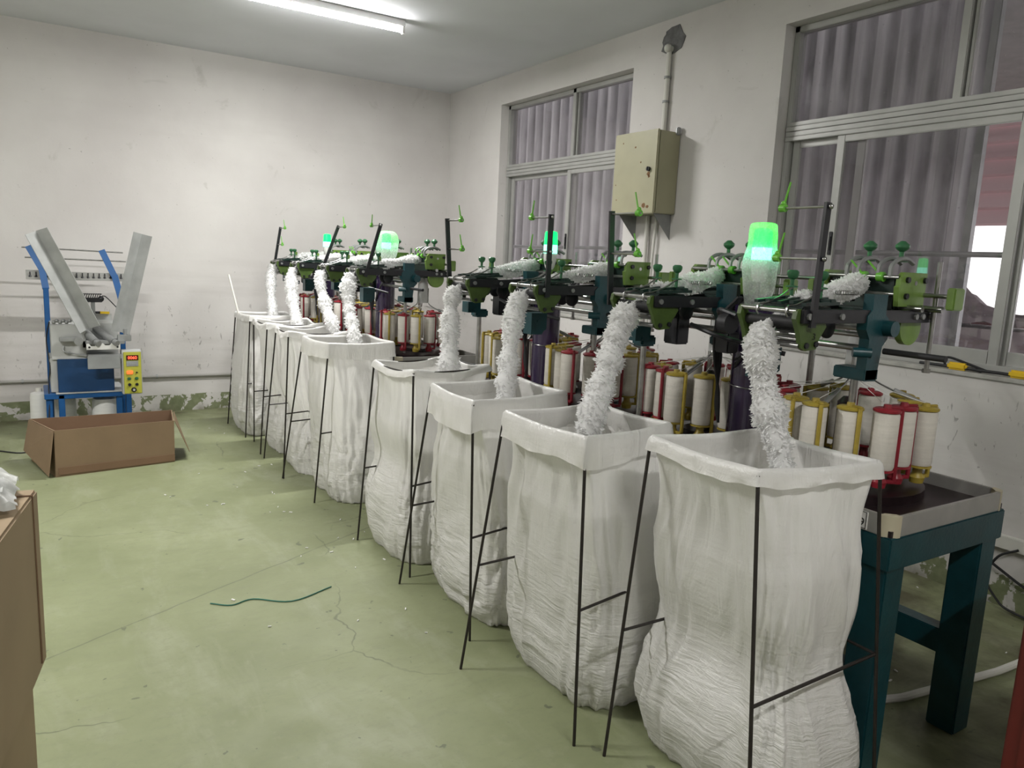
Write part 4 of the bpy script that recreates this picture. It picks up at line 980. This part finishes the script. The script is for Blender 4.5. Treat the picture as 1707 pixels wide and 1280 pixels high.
# foreground stack at the left edge
def rotbox(cx_, cy_, w_, l_, z0, z1, yaw, name, lab, mt, seam=True):
    # corner (cx_,cy_) is the far right corner; box extends back along -v and left along -u
    u = Vector((cos(yaw), -sin(yaw), 0)); v = Vector((sin(yaw), cos(yaw), 0)); c0 = Vector((cx_, cy_, 0))
    P4 = [c0-u*w_-v*l_, c0-v*l_, c0, c0-u*w_]
    r = root(name, tuple(sum(P4, Vector((0, 0, 0)))/4+Vector((0, 0, z0))), lab, 'box', 'cardboard boxes stacked at the left edge')
    s = MB(); bm = bmesh.new(); vb = [bm.verts.new(p+Vector((0, 0, z0))) for p in P4]; vt = [bm.verts.new(p+Vector((0, 0, z1))) for p in P4]
    bm.faces.new(vb[::-1]); bm.faces.new(vt)
    for k in range(4): bm.faces.new((vb[k], vb[(k+1) % 4], vt[(k+1) % 4], vt[k]))
    bmesh.ops.bevel(bm, geom=list(bm.edges), offset=.006, segments=2, affect='EDGES'); bm.verts.index_update()
    s.add([x.co.copy() for x in bm.verts], [[x.index for x in f.verts] for f in bm.faces]); bm.free()
    s.build('box_body', mt, r)
    if seam:
        t = MB(); m1 = c0-u*w_/2; t.obox(m1+Vector((0, 0, z1+.0005)), m1-v*l_+Vector((0, 0, z1+.0005)), .05, .001)
        t.build('packing_tape', mat('brown_tape', (.34, .24, .13), .25), r)
        q = MB(); e = c0-v*.07+u*.001
        q.tube([e-u*w_+Vector((0, 0, z1+.002)), e+Vector((0, 0, z1+.002)), e+Vector((0, 0, z0+.02))], .0035, 5); q.build('strap', M['card_in'], r)
    return r
rotbox(-.012, 2.5, .62, 1.3, .36, .885, radians(11), 'cardboard_box', 'taped brown carton on top of the stack at the left edge', M['card_light'])
rotbox(-.05, 2.47, .58, 1.25, 0, .358, radians(12.5), 'cardboard_box', 'brown carton on the floor beneath the taped one at the left edge', M['card_light'], False)
# crumpled sheet on top
cs = MB(); n1, n2 = 26, 26; random.seed(3); vs = []
for i in range(n1+1):
    for j in range(n2+1):
        u_, v_ = i/n1, j/n2
        x = -.56+.50*u_+.02*noise.noise((u_*6, v_*6, 1)); y = 2.27+.32*v_+.02*noise.noise((u_*5, v_*5, 8))
        edge = min(u_, 1-u_, v_, 1-v_)
        z = .891+.10*min(edge*5, 1)*(1+.5*noise.noise((u_*3, v_*3, 0)))+.02*noise.noise((u_*11, v_*11, 3))+.012
        vs.append((x, y, max(z, .89)))
cs.add(vs, [(i*(n2+1)+j, i*(n2+1)+j+1, (i+1)*(n2+1)+j+1, (i+1)*(n2+1)+j) for i in range(n1) for j in range(n2)])
cs.box((-.54, 2.35, .889), (-.09, 2.50, .93))
tag(cs.build('folded_sacks', M['plastic'], None, 70), 'pile of folded white sacks lying on the taped carton at the left edge', 'sacks')

# ------------------------------------------------------------------ small things
def snips(x, y, z, lab, loop):
    r = root('cutting_tool', (x, y, z), lab, 'tool', 'yellow and black tools on the window sill')
    MB().bev((x-.018, y-.05, z), (x+.014, y+.05, z+.038), .010).build('yellow_grip', M['toolyel'], r)
    h = MB(); h.tube(catmull([(x, y+.04, z+.012), (x, y+.10, z+.013), (x, y+.20, z+.012)], 5), .008, 8)
    h.tube(catmull([(x, y-.04, z+.012), (x-.004, y-.08, z+.014), (x, y-.12, z+.008)], 5), .008, 8)
    if loop: h.tube(catmull([(x+.01, y+.07, z+.012), (x+.01, y+.075, z+.045), (x+.012, y+.05, z+.058), (x+.012, y-.05, z+.035), (x+.012, y-.14, z+.012)], 5), .0065, 8)
    h.build('black_handle', M['blackrub'], r)
snips(XW+.03, 2.06, 1.142, 'yellow and black cutting tool on the sill, the left one with a raised black loop', True)
snips(XW+.03, 1.76, 1.142, 'yellow and black cutting tool on the sill, the right one, lying flat', False)
rail_pipe('floor_hose', [(2.45, 1.52, .018), (2.75, 1.42, .018), (3.3, 1.34, .018), (4.0, 1.30, .018)], .015, 'pale plastic hose lying on the floor behind the nearest machine', 'hose', M['pvc'])
tag(MB().tube(catmull([(XW-.02, 2.2, .33), (XW-.03, 1.9, .29), (XW-.03, 1.7, .20), (XW-.03, 1.5, .12), (XW-.04, 1.1, .02)], 8), .007, 8).build('black_cable', M['blackrub']), 'black cable slanting down the window wall at the lower right', 'cable')
tag(MB().tube(catmull([(XW-.035, 1.62, .32), (XW-.05, 1.70, .26), (XW-.05, 1.74, .14), (XW-.05, 1.68, .05), (XW-.07, 1.60, .02), (XW-.08, 1.4, .012)], 8), .006, 8).build('black_cable', M['blackrub']), 'thin black cable curling in a loop at the lower right edge', 'cable')
tag(MB().bev((3.0, 1.72, 0), (3.10, 1.82, .62), .005).build('grey_post', M['zinc']), 'short grey metal upright standing behind the nearest machine', 'post')
# dark red cabinet cut by the right edge
cr = root('red_cabinet', (2.3, .5, 0), 'dark red painted steel cabinet edge cut off at the right edge', 'cabinet')
MB().bev((2.17, .20, 0), (2.60, .84, 1.0), .006).build('cabinet_body', M['darkred'], cr)
MB().bev((2.162, .24, .03), (2.17, .80, .96), .002).build('cabinet_door', M['darkred'], cr)
# wire scrap and lint
tag(MB().tube(catmull([(.62, 3.42, .004), (.70, 3.36, .004), (.80, 3.38, .004), (.95, 3.28, .004), (1.16, 3.35, .004)], 6), .003, 5).build('wire_scrap', M['greenwire']), 'thin green wire scrap lying on the floor in the aisle', 'wire')
tag(MB().tube(catmull([(-.6, 6.9, .005), (-.3, 6.75, .005), (-.12, 6.6, .005), (.0, 6.7, .005)], 6), .006, 6).build('black_cable', M['blackrub']), 'black cable lying on the floor left of the open box', 'cable')
random.seed(12)
lint = MB()
for k in range(60):
    if k < 26: x, y = random.uniform(2.3, 3.9), random.uniform(.8, 2.6)
    elif k < 44: x, y = random.uniform(.3, 1.5), random.uniform(2.0, 6.5)
    else: x, y = random.uniform(1.2, 1.6), random.uniform(2.0, 7.4)
    q = random.uniform(.004, .010); t = random.random()*pi
    lint.obox((x, y, .003), (x+q*2*cos(t), y+q*2*sin(t), .004), q*.7, .004)
tag(lint.build('lint_scraps', M['paper'], None, False), 'tiny white lint scraps scattered on the floor', 'scraps', kind='stuff')
